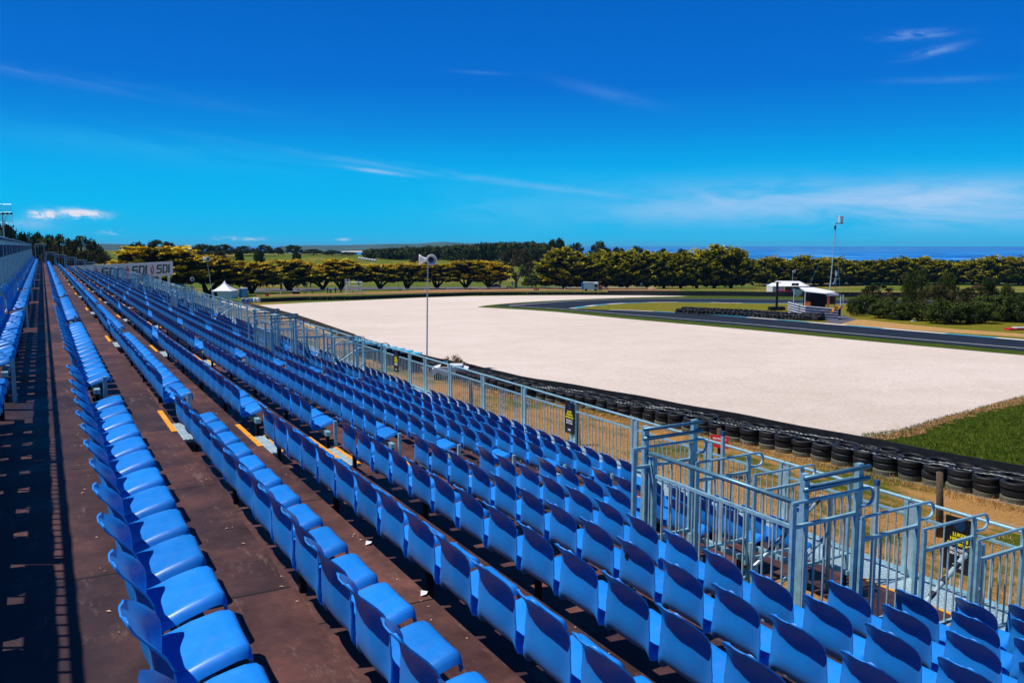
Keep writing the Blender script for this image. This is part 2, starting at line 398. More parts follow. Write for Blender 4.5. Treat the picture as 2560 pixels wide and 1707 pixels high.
# ------------------------------------------------------------------ seat shell
PROF=[(.352,-.055,.165),(.358,-.034,.180),(.351,-.010,.190),(.332,.003,.198),(.295,.003,.206),(.245,-.008,.212),(.190,-.022,.216),(.135,-.042,.217),(.090,-.055,.217),(.064,-.058,.216),(.040,-.050,.215),(.018,-.026,.213),(.002,.010,.211),(-.006,.055,.207),(-.008,.100,.204),(-.006,.145,.200),(-.005,.185,.196),(-.009,.222,.191),(-.020,.256,.184),(-.036,.286,.174),(-.055,.311,.160),(-.073,.331,.138),(-.086,.345,.108),(-.092,.352,.064)]
NS=9
def shell(nu,rows):
    P=[];n_=len(rows)
    for i,(x,z,w) in enumerate(rows):
        bk=min(1,max(0,(z+.055)/.10)) if x<.115 else 0;tf=min(1,max(0,(z-.24)/.09))
        for j in range(nu):
            u=-1+2*j/(nu-1);u=math.copysign(1-(1-abs(u))**1.35,u)
            e=min(1,max(0,(abs(u)-.72)/.28));e=e*e*(3-2*e)
            g=max(0,abs(u)-.30)/.70;e2=min(1,max(0,(abs(u)-.80)/.2));xx=x+bk*(.058*g*g*(1-.80*tf)-.016*e2*e2*(1-tf));zz=z+(1-bk)*(.010*u*u-.046*e2*e2)-.02*e*bk*(1-tf)*(1 if z<.03 else 0)
            P.append((xx,w*u,zz))
    return np.array(P).reshape(n_,nu,3)
def normals(P):
    du=np.gradient(P,axis=1);dv=np.gradient(P,axis=0);n=np.cross(dv,du);n/=np.maximum(np.linalg.norm(n,axis=2,keepdims=True),1e-9);return n
def shellpart(name,P,N,i0,i1,close0,close1,mats,th=.007):
    A=P[i0:i1];n=N[i0:i1];r,c=A.shape[:2];Bk=A-n*th
    V=np.concatenate([A.reshape(-1,3),Bk.reshape(-1,3)]);NN=np.concatenate([n.reshape(-1,3),-n.reshape(-1,3)])
    fs=[];o=r*c
    for i in range(r-1):
        for j in range(c-1):
            a=i*c+j;fs.append((a,a+1,a+c+1,a+c));fs.append((o+a,o+a+c,o+a+c+1,o+a+1))
    vs=[tuple(v) for v in V];ns=[tuple(v) for v in NN]
    def rim(seq):
        base=len(vs)
        for q in seq:
            vs.append(tuple(V[q]));vs.append(tuple(V[q+o]));ro,cl=divmod(q,c);dvv=(0,(1 if V[q][1]>0 else -1),.35) if cl in (0,c-1) and not(ro==0 or (ro==r-1 and close1)) else ((1,0,.1) if ro==0 and close0 else (-.25,0,1));ns.extend([dvv,dvv])
        for t in range(len(seq)-1):
            q4=(base+2*t,base+2*t+1,base+2*t+3,base+2*t+2);A4=np.array(vs[q4[0]]);gn=np.cross(np.array(vs[q4[2]])-A4,np.array(vs[q4[3]])-np.array(vs[q4[1]]))
            fs.append(q4 if gn@np.array(ns[q4[0]])>=0 else q4[::-1])
    rim([i*c for i in range(r)]);rim([i*c+c-1 for i in range(r)][::-1])
    if close0: rim([j for j in range(c)][::-1])
    if close1: rim([(r-1)*c+j for j in range(c)])
    me=bpy.data.meshes.new(name);me.from_pydata(vs,[],fs)
    for m in mats: me.materials.append(M[m])
    me.polygons.foreach_set('use_smooth',[True]*len(fs));me.update()
    cnt=2*r*c
    full=[Vector(x).normalized() for k,x in enumerate(ns)]
    me.normals_split_custom_set_from_vertices([tuple(x) for x in full])
    o_=bpy.data.objects.new(name,me);C.objects.link(o_);return o_
Pn=shell(19,PROF);Nn=normals(Pn)
if Nn[6,9,2]<0: Nn=-Nn;
pan=shellpart('seat_pan',Pn,Nn,0,NS+1,True,False,['seat'])
back=shellpart('backrest',Pn,Nn,NS,len(PROF),False,True,['seat'])
b=MB();b.box((.2,0,-.085),(.05,.16,.05));b.box((.2,.02,-.07),(.16,.03,.03));br=b.build('mounting_bracket','steel')
seats=[]
for k in range(-1,10):
    for n in range(NB):
        for i in range(16):
            ya=Y0+n*BL+.5*i
            if k>=6 and n%2==0 and VOM[n//2]-.2<ya+.25<VOM[n//2]+2.1: continue
            p=(.24+.85*k+(.0 if k>=0 else -.08),ya+.25,sz(k)+.42)
            x,y,w=proj((p[0]+.15,p[1],p[2]+.1))
            if w<.4: continue
            vis=-60<x<2640 and y<1790
            seats.append((w,vis,k,n,i,p))
near=sorted([s for s in seats if s[1]])[:300];nset=set((s[2],s[3],s[4]) for s in near)
WORD=['','one','two','three','four','five','six','seven','eight','nine','ten']
def seatlabel(k,n,i):
    row='in the row below the navy screen' if k<0 else ('in row %s from the shaded walkway'%WORD[k+1] if k<9 else 'in the front row by the fence')
    if n==0:
        if k>=6 and i<8: q=ordn(7-i)+' before the nearest stairwell'
        else: q=ordn(16-i)+' before the nearest aisle'
    else: q='%s beyond the %s aisle'%(ordn(i+1),['','nearest','second','third','fourth','fifth'][n])
    return 'blue moulded plastic seat, %s, %s'%(q,row)
proto=None
for w,vis,k,n,i,p in near:
    jz=rnd.uniform(-.02,.02)
    if proto is None:
        proto=empty('stadium_seat',p,seatlabel(k,n,i),'seat','blue plastic seats in long rows')
        for c in (pan,back,br): c.parent=proto
        proto.rotation_euler=(0,0,jz)
    else: 
        r=dup(proto,p,jz,seatlabel(k,n,i))
        r.rotation_euler=(0,rnd.uniform(-.025,.025),jz)
        if (k,n,i)==(4,0,7):
            b=MB();b.lathe((-.006,.07,.185),[(.001,-.014),(.021,-.012),(.022,-.004)],12,(1,0,0));st_=b.build('sticker','signblack',r);r['label']='blue plastic seat with a round black sticker on its back, fifth row from the walkway'
# the remaining far seats
Pf=shell(9,[PROF[i] for i in (1,3,6,8,9,11,13,16,18,20,22)]);nr=Pf.shape[0]
tf=[(i*9+j,(i+1)*9+j,(i+1)*9+j+1,i*9+j+1) for i in range(nr-1) for j in range(8)]
tf=np.array(tf);VV=[];FF=[];o=0
for s in seats:
    if (s[2],s[3],s[4]) in nset: continue
    a=rnd.uniform(-.02,.02);Q=Pf.reshape(-1,3).copy();Q=np.stack([Q[:,0]-a*Q[:,1],Q[:,1]+a*Q[:,0],Q[:,2]],1)+np.array(s[5])
    VV.append(Q);FF.append(tf+o);o+=len(Q)
fs_=arrmesh('distant_seats',np.concatenate(VV),np.concatenate(FF),['seat'],smooth=True)
tag(fs_,'hundreds of small blue seats filling the far blocks of the grandstand','seats',kind='stuff')
# ------------------------------------------------------------------ barrier panels
def panel(parent,p0,p1,zt,zb,bal=.113,curl=None,top=.021,post=.05,midm='steel',tubeoff=0.,legs=0.):
    p0=np.array(p0);p1=np.array(p1);L=np.linalg.norm(p1-p0);d=(p1-p0)/L;ang=math.atan2(d[1],d[0])
    b=MB();T=lambda s,z:(p0[0]+d[0]*s,p0[1]+d[1]*s,z)
    b.tube([T(-tubeoff,zt),T(L+tubeoff,zt)],top,10)
    if curl:
        s0=L-.02;pts=[T(s0,zt)]+[T(L+.12+.075*math.sin(a),zt-.075+.075*math.cos(a)) for a in np.linspace(0,math.pi,9)]+[T(s0,zt-.15)]
        b.tube(pts,.014,8)
    for s in (post/2,L-post/2): b.box(T(s,(zt-.02+zb-legs)/2),(post,post*.7,zt-.02-zb+legs),ang)
    b.box(T(L/2,zt-.2),(L-2*post,.03,.03),ang);b.box(T(L/2,zb+.05),(L-2*post,.03,.03),ang)
    f=b.build('fence_panel','steel',parent,False)
    b=MB();n=int((L-2*post)/bal);g=(L-2*post)/(n)
    for i in range(1,n): b.box(T(post+g*i,(zt-.215+zb+.065)/2),(.014,.014,zt-.2-zb-.05-.03),ang)
    b.build('balusters','steel_pale',f)
    return f
ff=empty('front_fence',(9.27,45,-4.12),'long galvanised crowd barrier fence along the front walkway above the gravel','fence')
ff.location=(0,0,0)
ys=[4.35,6.4,8.45,10.05,12.0,14.02,16.05,18.05,19.95,21.6,23.65]
yy=[];
for n in range(-1,5):
    yy+= [4.35-.0+18.4*n+ (a-4.35) for a in ys[:-1]]
yy=[y for y in sorted(set(round(v,3) for v in yy)) if -3<y<YEND+1]
for a,e in zip(yy[:-1],yy[1:]): panel(ff,(9.27,a+.03),(9.27,e-.05),-3.13,-4.10,tubeoff=.05,post=.055)
b=MB()
for y in yy: b.box((9.285,y-.01,-3.68),(.035,.10,1.02))
b.build('joint_post','steel_pale',ff)
NM=['nearest','second','third','fourth','farthest']
for q,v in enumerate(VOM):
    vg=empty('stairwell_guard',(5.4,v,-3.12),'galvanised guard rails round the %s stairwell cut into the front seat rows'%NM[q],'guard rail','stairwell guard rails')
    vg.location=(0,0,0)
    for Y in (v,v+2.09):
        for j,k in enumerate((5,6,7,8)):
            x0=[5.16,6.01,6.87,7.72][j];panel(vg,(x0,Y),(x0+.80,Y),-2.062-.2535*j,dz(k)+.03,curl=True,top=.014,post=.044,legs=.25)
        b=MB()
        for z in (-1.873,-1.972): b.tube([(5.30,Y,z),(6.09,Y,z)],.020,12)
        b.build('double_rail','tube',vg,True)
        b=MB()
        for x in (5.36,6.02): b.box((x,Y+.05,-2.45),(.06,.05,1.2))
        b.build('rail_post','steel',vg)
    panel(vg,(5.40,v+.10),(5.40,v+2.10),-2.155,-3.14,post=.08,top=.001)
    b=MB();b.tube([(5.36,v+.02,-2.12),(5.36,v+2.26,-2.12)],.023,12);b.build('thick_rail','tube',vg,True)
    for x,Y in ((6.235,v+.03),(6.42,v+2.12)):
        b=MB();b.box((x,Y,-2.72),(.034,.034,1.3));sp_=b.build('square_post','steel_pale',vg)
        b=MB();b.box((x,Y,-2.045),(.037,.037,.05));b.build('post_cap','navy2',sp_)
    for Y in (v+.12,v+1.97):
        b=MB();b.tube([(8.02,Y,-4.1),(8.02,Y,-2.95),(7.86,Y,-2.93),(5.3,Y,-4.5)],.024,8);b.tube([(8.0,Y,-3.4),(5.5,Y,-4.92)],.02,8);b.build('stair_handrail','steel_pale',vg,True)
        for t in (.02,.09,.16,.23,.30):
            b=MB()
            p=np.array([7.86,Y,-2.93])*(1-t)+np.array([5.3,Y,-4.5])*t;p2=p+np.array([-.06,0,-.037]);b.tube([p,p2],.028,8)
            if q==0: b.build('tape_band','ntext',vg)
    b=MB()
    for s in range(9): b.bx(7.9-.28*(s+1),7.9-.28*s+.02,v+.15,v+1.95,dz(9)-.18*(s+1)-.03,dz(9)-.18*(s+1))
    b.build('stair_tread','plate',vg)
# rear fence with shade cloth
rf=empty('rear_fence',(-.72,45,-1.62),'rear baluster fence hung with navy shade cloth behind the top seat row','fence')
rf.location=(0,0,0)
XR=-.835;ZT=.20
a=-4.
while a<YEND:
    b=MB();b.tube([(XR,a,ZT),(XR,a+2.3,ZT)],.024,8)
    b.box((XR,a+.03,-.66),(.06,.05,1.7));b.box((XR,a+1.15,.03),(.03,2.2,.02));b.box((XR,a+1.15,-1.55),(.03,2.2,.03))
    f=b.build('fence_panel','steel_pale',rf)
    b=MB()
    for i in range(20): b.box((XR,a+.1+.115*i,-.64),(.014,.018,1.66))
    b.build('balusters','steel_pale',f)
    b=MB();q0,q1=a+.06,a+2.26
    def cloth(z0,z1):
        n=12
        for i in range(n):
            y0=q0+(q1-q0)*i/n;y1=q0+(q1-q0)*(i+1)/n
            xo=XR+.022+.006*math.sin(i*1.7+a);x1=XR+.022+.006*math.sin((i+1)*1.7+a)
            b.add([(xo,y0,z0),(x1,y1,z0),(x1,y1,z1),(xo,y0,z1)],[(0,1,2,3)])
    cloth(.14,.205);cloth(-.25,.03)
    cm=b.build('shade_cloth','navy',f)
    a+=2.3
# rails closing the far end of the stand
eg=empty('end_guard_rail',(2,YEND+1,-2),'row of stepped guard rail panels closing the far end of the grandstand','guard rail')
eg.location=(0,0,0)
for k in range(-1,9):
    x0=.25+.85*k;zt=dz(k)+(1.25 if k>=0 else 1.8)
    panel(eg,(x0+.03,YEND+.9),(x0+.8,YEND+.9),zt,dz(k)+.05,curl=True,bal=.2)
panel(eg,(9.2,YEND+.95),(8.8,YEND+.95),-3.1,-4.1)
# ------------------------------------------------------------------ black information signs on the fence
def infosign(y,w,h,z0,label,x=9.235,lines=True,tilt=0.):
    s=empty('information_sign',(0,0,0),label,'sign','black section signs on the front fence')
    c=np.array([x,y,z0-h/2]);b=MB();b.box(c,(.012,w,h));b.build('board','signblack',s)
    B=(np.array([0,-1.,0]),np.array([0,0,1.]),np.array([-1.,0,0]))
    def T(t,dz_,size,mat,nm='lettering',bold=.002): textmesh(t,size,mat,B,c+np.array([-.008,0,dz_]),s,nm,bold=bold)
    T('LUKEY',.122,.056,'ytext');T('HEIGHTS',.064,.056,'ytext');T('GRANDSTAND',.008,.043,'ytext')
    T('SECTION A',-.058,.046,'wtext',bold=.001);T('SEATS 20-30',-.108,.042,'wtext',bold=.001)
    b=MB();b.box(c+np.array([-.008,0,-h*.36]),(.003,w*.36,.004));b.box(c+np.array([-.008,0,-h*.41]),(.003,w*.36,.004));b.box(c+np.array([-.008,0,-h*.385]),(.003,w*.25,.012));b.build('small_print','wtext',s)
    b=MB();b.lathe(c+np.array([-.007,0,h*.37]),[(0.001,0),(w*.2,.001),(w*.2,.003)],16,(-1,0,0));b.build('round_badge','navy',s)
    b=MB()
    for sy in (-1,1): b.tube([c+np.array([0,sy*w*.4,h*.47]),c+np.array([.04,sy*w*.4,h*.5+.03])],.004,5)
    b.build('cable_tie','black',s)
infosign(14.10,.33,.64,-3.17,'black sign with yellow heading on the fence right of centre, above the tyre wall')
infosign(23.75,.33,.64,-3.17,'small black sign with yellow heading on the fence left of the loudspeaker pole')
infosign(5.73,.36,.66,-3.17,'large black sign with yellow heading at right, behind the stairwell rails')
# ------------------------------------------------------------------ ground sheets
nr_=[0]+list(np.geomspace(6,12000,210));na=240
ring=[];V=[(0,0,float(terrain(0.,0.)))]
th=np.linspace(0,2*np.pi,na,endpoint=False)
for r in nr_[1:]:
    x=r*np.cos(th);y=r*np.sin(th);z=terrain(x,y);V+=list(zip(x,y,z))
Fs=[]
me=bpy.data.meshes.new('ground')
for j in range(na): Fs.append((0,1+j,1+(j+1)%na))
for i in range(len(nr_)-2):
    o=1+i*na
    for j in range(na): Fs.append((o+j,o+na+j,o+na+(j+1)%na,o+(j+1)%na))
me.from_pydata([tuple(map(float,v)) for v in V],[],Fs);me.materials.append(M['ground']);me.polygons.foreach_set('use_smooth',[True]*len(Fs));me.update()
g=bpy.data.objects.new('ground',me);C.objects.link(g);tag(g,kind='structure')
b=MB();S=70000;b.add([(-S,-S,-45),(S,-S,-45),(S,S,-45),(-S,S,-45)],[(0,1,2,3)]);tag(b.build('sea','sea'),kind='structure')
import mathutils.geometry as mg
def sheet(name,pts,mat,off,kind='structure',world=False):
    P=[G(*p) if not world else np.array([p[0],p[1],plane(p[0]*FH[0]+p[1]*FH[1])]) for p in pts]
    P=[Vector((float(p[0]),float(p[1]),float(p[2])+off)) for p in P]
    tr=mg.tessellate_polygon([P]);me=bpy.data.meshes.new(name);me.from_pydata([tuple(p) for p in P],[],[tuple(t) for t in tr]);me.materials.append(M[mat]);me.update()
    bmn=me.polygons
    if len(bmn) and bmn[0].normal.z<0: me.flip_normals()
    o=bpy.data.objects.new(name,me);C.objects.link(o);tag(o,kind=kind);return o
def smoothline(pts,n=6):
    pts=[np.array(p,float) for p in pts];out=[]
    for i in range(len(pts)-1):
        p0=pts[max(i-1,0)];p1=pts[i];p2=pts[i+1];p3=pts[min(i+2,len(pts)-1)]
        for t in np.linspace(0,1,n,endpoint=False):
            out.append(.5*((2*p1)+(-p0+p2)*t+(2*p0-5*p1+4*p2-p3)*t*t+(-p0+3*p1-3*p2+p3)*t**3))
    out.append(pts[-1]);return out
# barrier line (top edge in the photo) -> ground line
belt_px=[(545,742),(700,775),(860,826),(900,842),(980,866),(1063,888),(1180,911),(1301,939),(1480,968),(1620,993),(1764,1019),(1950,1053),(2176,1095),(2352,1127),(2560,1165),(2900,1232)]
HB=.68
def beltpt(px,py):
    r=ray(px,py);d=(-5.4+HB)/(r[2]+.033);return np.array([r[0]*d,r[1]*d,plane(d)])
belt=[beltpt(*p) for p in belt_px]
far_edge=[(590,772),(620,766),(650,763),(760,757),(880,752),(1060,744),(1176,740.5),(1300,739),(1450,738.4),(1600,738.6),(1700,740),(1790,744)]
grav_r=[(2900,905),(2560,993),(2452,1023),(2352,1050),(2276,1075),(2176,1096)]
gpts=[tuple(p) for p in far_edge]+[(2300,800),(2560,845),(2900,880)]
GP=[G(*p)[:2] for p in gpts]+[G(*p)[:2] for p in grav_r]+[b_[:2] for b_ in belt[12::-1]]
sheet('gravel_trap',GP,'gravel',.02,world=True)
# turf right of gravel
tp=[G(*p)[:2] for p in grav_r]+[b_[:2] for b_ in belt[12:]]
sheet('turf_verge',tp,'turf',.024,world=True)
line=smoothline([G(*p)[:2] for p in grav_r],14);A_=[];B_=[]
for i,q in enumerate(line):
    n=np.array([-FH[0]+RV[0],-FH[1]+RV[1]])*.7;A_.append(q-n*rnd.uniform(.02,.22));B_.append(q+n*rnd.uniform(.2,.75))
sheet('dirt_edge',A_+B_[::-1],'dirt',.03,world=True)
# near strip between stand and belt
ns=[(9.6,-8)]+[(b_[0],b_[1]) for b_ in belt[::-1]]+[(9.6,90)]
sheet('mown_verge',[np.array(p) for p in ns],'near',.015,world=True)
up=smoothline([(2620,753.5),(2140,750.5),(1900,748.2),(1764,746.5),(1551,748.3),(1426,752.3),(1330,757.5),(1262,762.5),(1236,765.2)],5)
lo=smoothline([(1236,765.2),(1300,769),(1400,774.5),(1551,789),(1764,807.5),(1935,822.5),(2166,844),(2560,880),(2900,910)],5)
verge_up=smoothline([(2620,738),(1900,738.5),(1700,741.5),(1551,745),(1400,751),(1290,757.5),(1220,763.5),(1195,767.5)],5)
verge_lo=smoothline([(1195,768.2),(1300,774),(1400,781),(1551,796),(1764,815),(1960,833),(2166,853),(2560,889),(2900,919)],5)
sheet('track_verge',verge_up+verge_lo,'turf',.04)
sheet('race_track',up+lo,'asphalt',.06)
iu=smoothline([(2620,768),(2128,761),(1858,758.8),(1764,756.8),(1676,756.4),(1600,757.3),(1526,760.5),(1470,765.5),(1422,772)],5)
il=smoothline([(1422,772.3),(1521,776),(1600,779),(1764,788),(1935,801),(2166,820.5),(2560,854),(2900,882)],5)
sheet('infield',iu+il,'infield',.08)
def stripe(name,line,w,mat,off,alt=None,period=None,side=1,parts=None):
    P=[G(*p) for p in line];L=[];s=0
    dense=[P[0]]
    for a,e in zip(P[:-1],P[1:]):
        d=np.linalg.norm(e-a);n=max(1,int(d/1.5))
        for i in range(1,n+1): dense.append(a+(e-a)*i/n)
    b=MB();s=0
    for i in range(len(dense)-1):
        a,e=dense[i],dense[i+1];t=(e-a);ln=np.linalg.norm(t);t/=ln;nn=np.array([-t[1],t[0],0])*side
        q=[a,e,e+nn*w,a+nn*w];q=[np.array([p[0],p[1],plane(p@FH)+off]) for p in q]
        if alt: b.mi=int(s/period)%2
        b.add(q,[(0,1,2,3)] if side>0 else [(3,2,1,0)]);s+=ln
    return tag(b.build(name,[mat]+([alt] if alt else [])),kind='structure')
stripe('edge_line',smoothline([(2620,754.3),(2140,751.3),(1764,747.8),(1551,749.6),(1426,753.6),(1340,759.5),(1271,765)],5),.35,'white',.075)
stripe('edge_line',smoothline([(1271,765),(1426,775),(1551,786),(1764,803),(1935,817.5),(2166,838.8),(2560,873),(2900,902)],5),.18,'white',.075)
stripe('kerb',iu,1.1,'white','alt' and .10,'skyblue',6.,side=1)
stripe('kerb',il[5:],.75,'white',.10,'skyblue',6.,side=1)
# far service road, dirt strip
sheet('service_road',[(560,731),(900,724),(1176,721.5),(1764,717),(2300,712),(2300,708.5),(1764,712.5),(1176,716.5),(900,718.5),(560,724)],'road',.05)
sheet('gravel_path',[(640,742),(882,736.5),(1176,729),(1400,726.5),(1700,727),(1700,724.5),(1400,723),(1176,722),(1000,728.5),(882,733),(640,739)],'dirt',.06)
sheet('dirt_track',[(2060,812),(2200,822),(2400,835),(2700,855),(2700,846),(2400,826),(2250,811),(2160,801),(2080,797)],'straw',.09)
sheet('service_pad',[(2060,808),(2100,812),(2140,801),(2110,790),(2085,792)],'road',.10)
# ------------------------------------------------------------------ conveyor-belt barrier and tyre stacks (near)
bb=MB()
sm=smoothline([b_ for b_ in belt],4)
for a,e in zip(sm[:-1],sm[1:]):
    t=(e-a);t/=np.linalg.norm(t[:2]);n=np.array([-t[1],t[0],0])*-1
    for (q0,q1) in ((a,e),):
        h0,h1=HB+.015*math.sin(q0[1]*1.3),HB+.015*math.sin(q1[1]*1.3);k=.02
        u0=q0+np.array([0,0,h0]);u1=q1+np.array([0,0,h1])
        bb.add([q0,q1,u1,u0,q0+n*k,q1+n*k,u1+n*k,u0+n*k],[(0,1,2,3),(7,6,5,4),(3,2,6,7)])
tag(bb.build('belt_barrier','black'),'continuous black rubber belt barrier edging the near side of the pale gravel','barrier')
# stack of tyres
def tyre_mesh(name,mat,seed):
    r=random.Random(seed);b=MB();R0=.325;ri=.2;h=.175
    prof=[(ri,.04),(ri+.02,.01),(R0-.06,0),(R0-.015,.015),(R0,.05)]+[(R0-(.008 if i%2 else 0),.05+.09*i/6) for i in range(1,7)]+[(R0-.015,h-.015),(R0-.06,h),(ri+.02,h-.01),(ri,h-.04),(ri+.03,h/2),(ri,.04)]
    b.lathe((0,0,0),prof,22,cap=False);o=b.build(name,mat,None,True);return o
stk=None;tyr=[tyre_mesh('tyre','black',1) for _ in range(2)]
tan_=tyre_mesh('tyre','tyrebrown',3)
# cumulative length along belt
cum=[0]
for a,e in zip(sm[:-1],sm[1:]): cum.append(cum[-1]+np.linalg.norm((e-a)[:2]))
def along(s,off):
    i=max(0,min(len(cum)-2,int(np.searchsorted(cum,s))-1));t=(s-cum[i])/(cum[i+1]-cum[i]);p=sm[i]*(1-t)+sm[i+1]*t
    d=sm[i+1]-sm[i];d/=np.linalg.norm(d[:2]);n=np.array([d[1],-d[0],0]);
    if n@RV>0 and n[0]>0: n=-n
    q=p+n*off;q[2]=plane(q@FH);return q
tot=cum[-1];cnt=[0,0];s=tot-1.5
smin=None
stack0=None;first=True
stacks=[]
while s>0:
    for row,off,sh in ((0,.40,0),(1,1.02,.33)):
        p=along(s-sh,off);x,y,w=proj(p)
        if w>62 : continue
        if not(1080<x<2600 and y<1260): continue
        stacks.append((row,p,x))
    s-=.672
cnts=[0,0]
for row,p,x in stacks:
    cnts[row]+=1
    if x<1120 and not (row==1 and False): 
        pass
    lab='black tyre stack, %s from the right edge, row %s'%(ordn(cnts[row]),['touching the belt barrier','nearer the grandstand'][row])
    pp=p+np.array([rnd.uniform(-.03,.03),rnd.uniform(-.03,.03),.0])
    if stack0 is None:
        stack0=empty('tyre_stack',pp,lab,'tyre stack','tyre stacks behind the belt barrier')
        tan_.parent=stack0;tan_.location=(0,0,.0)
        tyr[0].parent=stack0;tyr[0].location=(.015,0,.176);tyr[1].parent=stack0;tyr[1].location=(-.012,.01,.352)
    else:
        r=dup(stack0,pp,rnd.uniform(0,6.28),lab);q_=rnd.uniform(.98,1.08);r.scale=(q_,q_,rnd.uniform(.93,1.1));r.rotation_euler=(rnd.uniform(-.035,.035),rnd.uniform(-.035,.035),r.rotation_euler[2])
        for c in r.children:
            c.location=(c.location[0]+rnd.uniform(-.02,.02),c.location[1]+rnd.uniform(-.02,.02),c.location[2])
        if row==0:
            for c in r.children:
                if c.location[2]<.1: c.data=tyr[0].data
# chains over the tyres
for ci,(off,amp,lab) in enumerate(((.62,.22,'wavy steel chain lying on the tyre wall tops, belt side'),(1.12,.12,'wavy steel chain lying on the tyre wall tops, grandstand side'))):
    b=MB();pts=[];s=tot-1
    while s>1:
        p=along(s,off+amp*math.sin(s*1.1+ci)+.05*math.sin(s*3.7));x,y,w=proj(p)
        if w<60 and x<2700: pts.append(p+np.array([0,0,.545+.012*math.sin(s*9)]))
        s-=.16
    # links as short alternating tubes
    for i in range(len(pts)-1):
        d=pts[i+1]-pts[i];m_=pts[i]+d*.5
        b.tube([pts[i],m_+np.array([0,0,.012])],.010,4,False);b.tube([m_,pts[i+1]],.006,4,False)
    tag(b.build('chain','chain'),lab,'chain')
# wooden posts with wire
posts=[((2350,1343),1.38,'tilted wooden fence post in the dry grass right of the stairwell rails'),((1803,1193),1.33,'wooden fence post carrying the red restricted area sign'),((1447,1113),1.30,'wooden fence post behind the fence beside the central black sign'),((1181,1032),1.3,'wooden fence post behind the fence left of the tyre wall start')]
tops=[]
for (px,h,lab) in posts:
    p=G(*px);lean=np.array([-.07,.02,0])*h
    b=MB();b.tube([p+np.array([0,0,-.2]),p+lean*.5+np.array([0,0,h*.5]),p+lean+np.array([0,0,h])],[.075,.07,.065],9)
    o=b.build('fence_post','wood',None,True);tag(o,lab,'post','timber wire fence posts');tops.append(p+lean*.7+np.array([0,0,h*.75]))
b=MB();pe=tops[0]+(tops[0]-tops[1])*1.2
for dzz in (0,-.4):
    line=[pe]+tops
    for a,e in zip(line[:-1],line[1:]): b.tube([a+np.array([.06,0,dzz]),(a+e)/2+np.array([.06,0,dzz-.03]),e+np.array([.06,0,dzz])],.006,4)
tag(b.build('fence_wire','chain'),'pair of thin wires strung between the timber posts','wire')
p=G(1803,1193);dd=p@FH;hh=.0
rs=empty('restricted_area_sign',(0,0,0),'red sign reading restricted area on a timber post behind the rails','sign')
nx=np.array([-.93,-.37,0]);cx_=p+nx*.16+np.array([0,0,1.0])
BB=(np.array([-nx[1],nx[0],0]),np.array([0,0,1.]),nx)
b=MB();b.box(cx_,(.50,.012,.33),math.atan2(nx[0],-nx[1]));b.build('board','red',rs)
textmesh('RESTRICTED',.068,'wtext',BB,cx_+nx*.008+np.array([0,0,.07]),rs,bold=.002);textmesh('AREA',.068,'wtext',BB,cx_+nx*.008+np.array([0,0,-.03]),rs,bold=.002)
# grass tufts by the tyres
rg=np.random.default_rng(3)
N=9000;ss_=rg.uniform(tot-40,tot-.5,N);of=1.5+np.abs(rg.normal(0,.28,N));V=[];Fq=[]
V=np.zeros((N*3,3));keep=[]
for i in range(N):
    p=along(ss_[i],of[i]);a=rg.uniform(0,6.28);h=rg.uniform(.05,.2);ln=rg.normal(0,.09,2);w=.008
    V[3*i]=p+[math.cos(a)*w,math.sin(a)*w,0];V[3*i+1]=p-[math.cos(a)*w,math.sin(a)*w,0];V[3*i+2]=p+[ln[0],ln[1],h]
tg=arrmesh('dry_grass',V,np.arange(N*3).reshape(-1,3),['straw']);tag(tg,'fringe of dry straw grass at the foot of the tyre wall','grass',kind='stuff')
N=26000;V=np.zeros((N*3,3));xx=rg.uniform(9.8,17,N);yv=rg.uniform(3,34,N)
a=rg.uniform(0,6.28,N);h=rg.uniform(.03,.10,N);zz=plane(xx*FH[0]+yv*FH[1])+.015;w=.007
V[0::3]=np.stack([xx+np.cos(a)*w,yv+np.sin(a)*w,zz],1);V[1::3]=np.stack([xx-np.cos(a)*w,yv-np.sin(a)*w,zz],1);V[2::3]=np.stack([xx+rg.normal(0,.05,N),yv+rg.normal(0,.05,N),zz+h],1)
mi=((np.sin(xx*1.3+yv*.4)+np.sin(yv*1.1))>.35).astype(int)
M['blade']=solid('green_grass_blades',(.07,.11,.012),.9,0,.4,2,.1)
tg=arrmesh('mown_grass',V,np.arange(N*3).reshape(-1,3),['straw','blade'],mi);tag(tg,'short dry grass below the front fence','grass',kind='stuff')
N=60000;gx=[];rr_=np.random.default_rng(8)
d_=np.exp(rr_.uniform(math.log(20),math.log(46),N));pxs=rr_.uniform(2170,2640,N)
lat=(pxs-CX)/F0*d_;xx=RV[0]*lat+FH[0]*d_;yv=RV[1]*lat+FH[1]*d_;zz=plane(d_)+.024
py_=615+F0*(5.4/d_+.033);lim=np.interp(pxs,[2176,2276,2352,2452,2560,2900],[1089,1075,1050,1023,993,905]);low=np.interp(pxs,[2176,2352,2560,2900],[1096,1127,1165,1232])
kp=(py_>lim+4)&(py_<low+22);xx,yv,zz=xx[kp],yv[kp],zz[kp];N=len(xx);a=rr_.uniform(0,6.28,N);h=rr_.uniform(.03,.10,N);w=.010
V=np.zeros((N*3,3));V[0::3]=np.stack([xx+np.cos(a)*w,yv+np.sin(a)*w,zz],1);V[1::3]=np.stack([xx-np.cos(a)*w,yv-np.sin(a)*w,zz],1);V[2::3]=np.stack([xx+rr_.normal(0,.05,N),yv+rr_.normal(0,.05,N),zz+h],1)
M['gblade']=solid('lush_grass_blades',(.042,.082,.005),.9,0,.5,3,.1);M['gblade2']=solid('pale_grass_blades',(.14,.16,.02),.9,0,.4,3,.1)
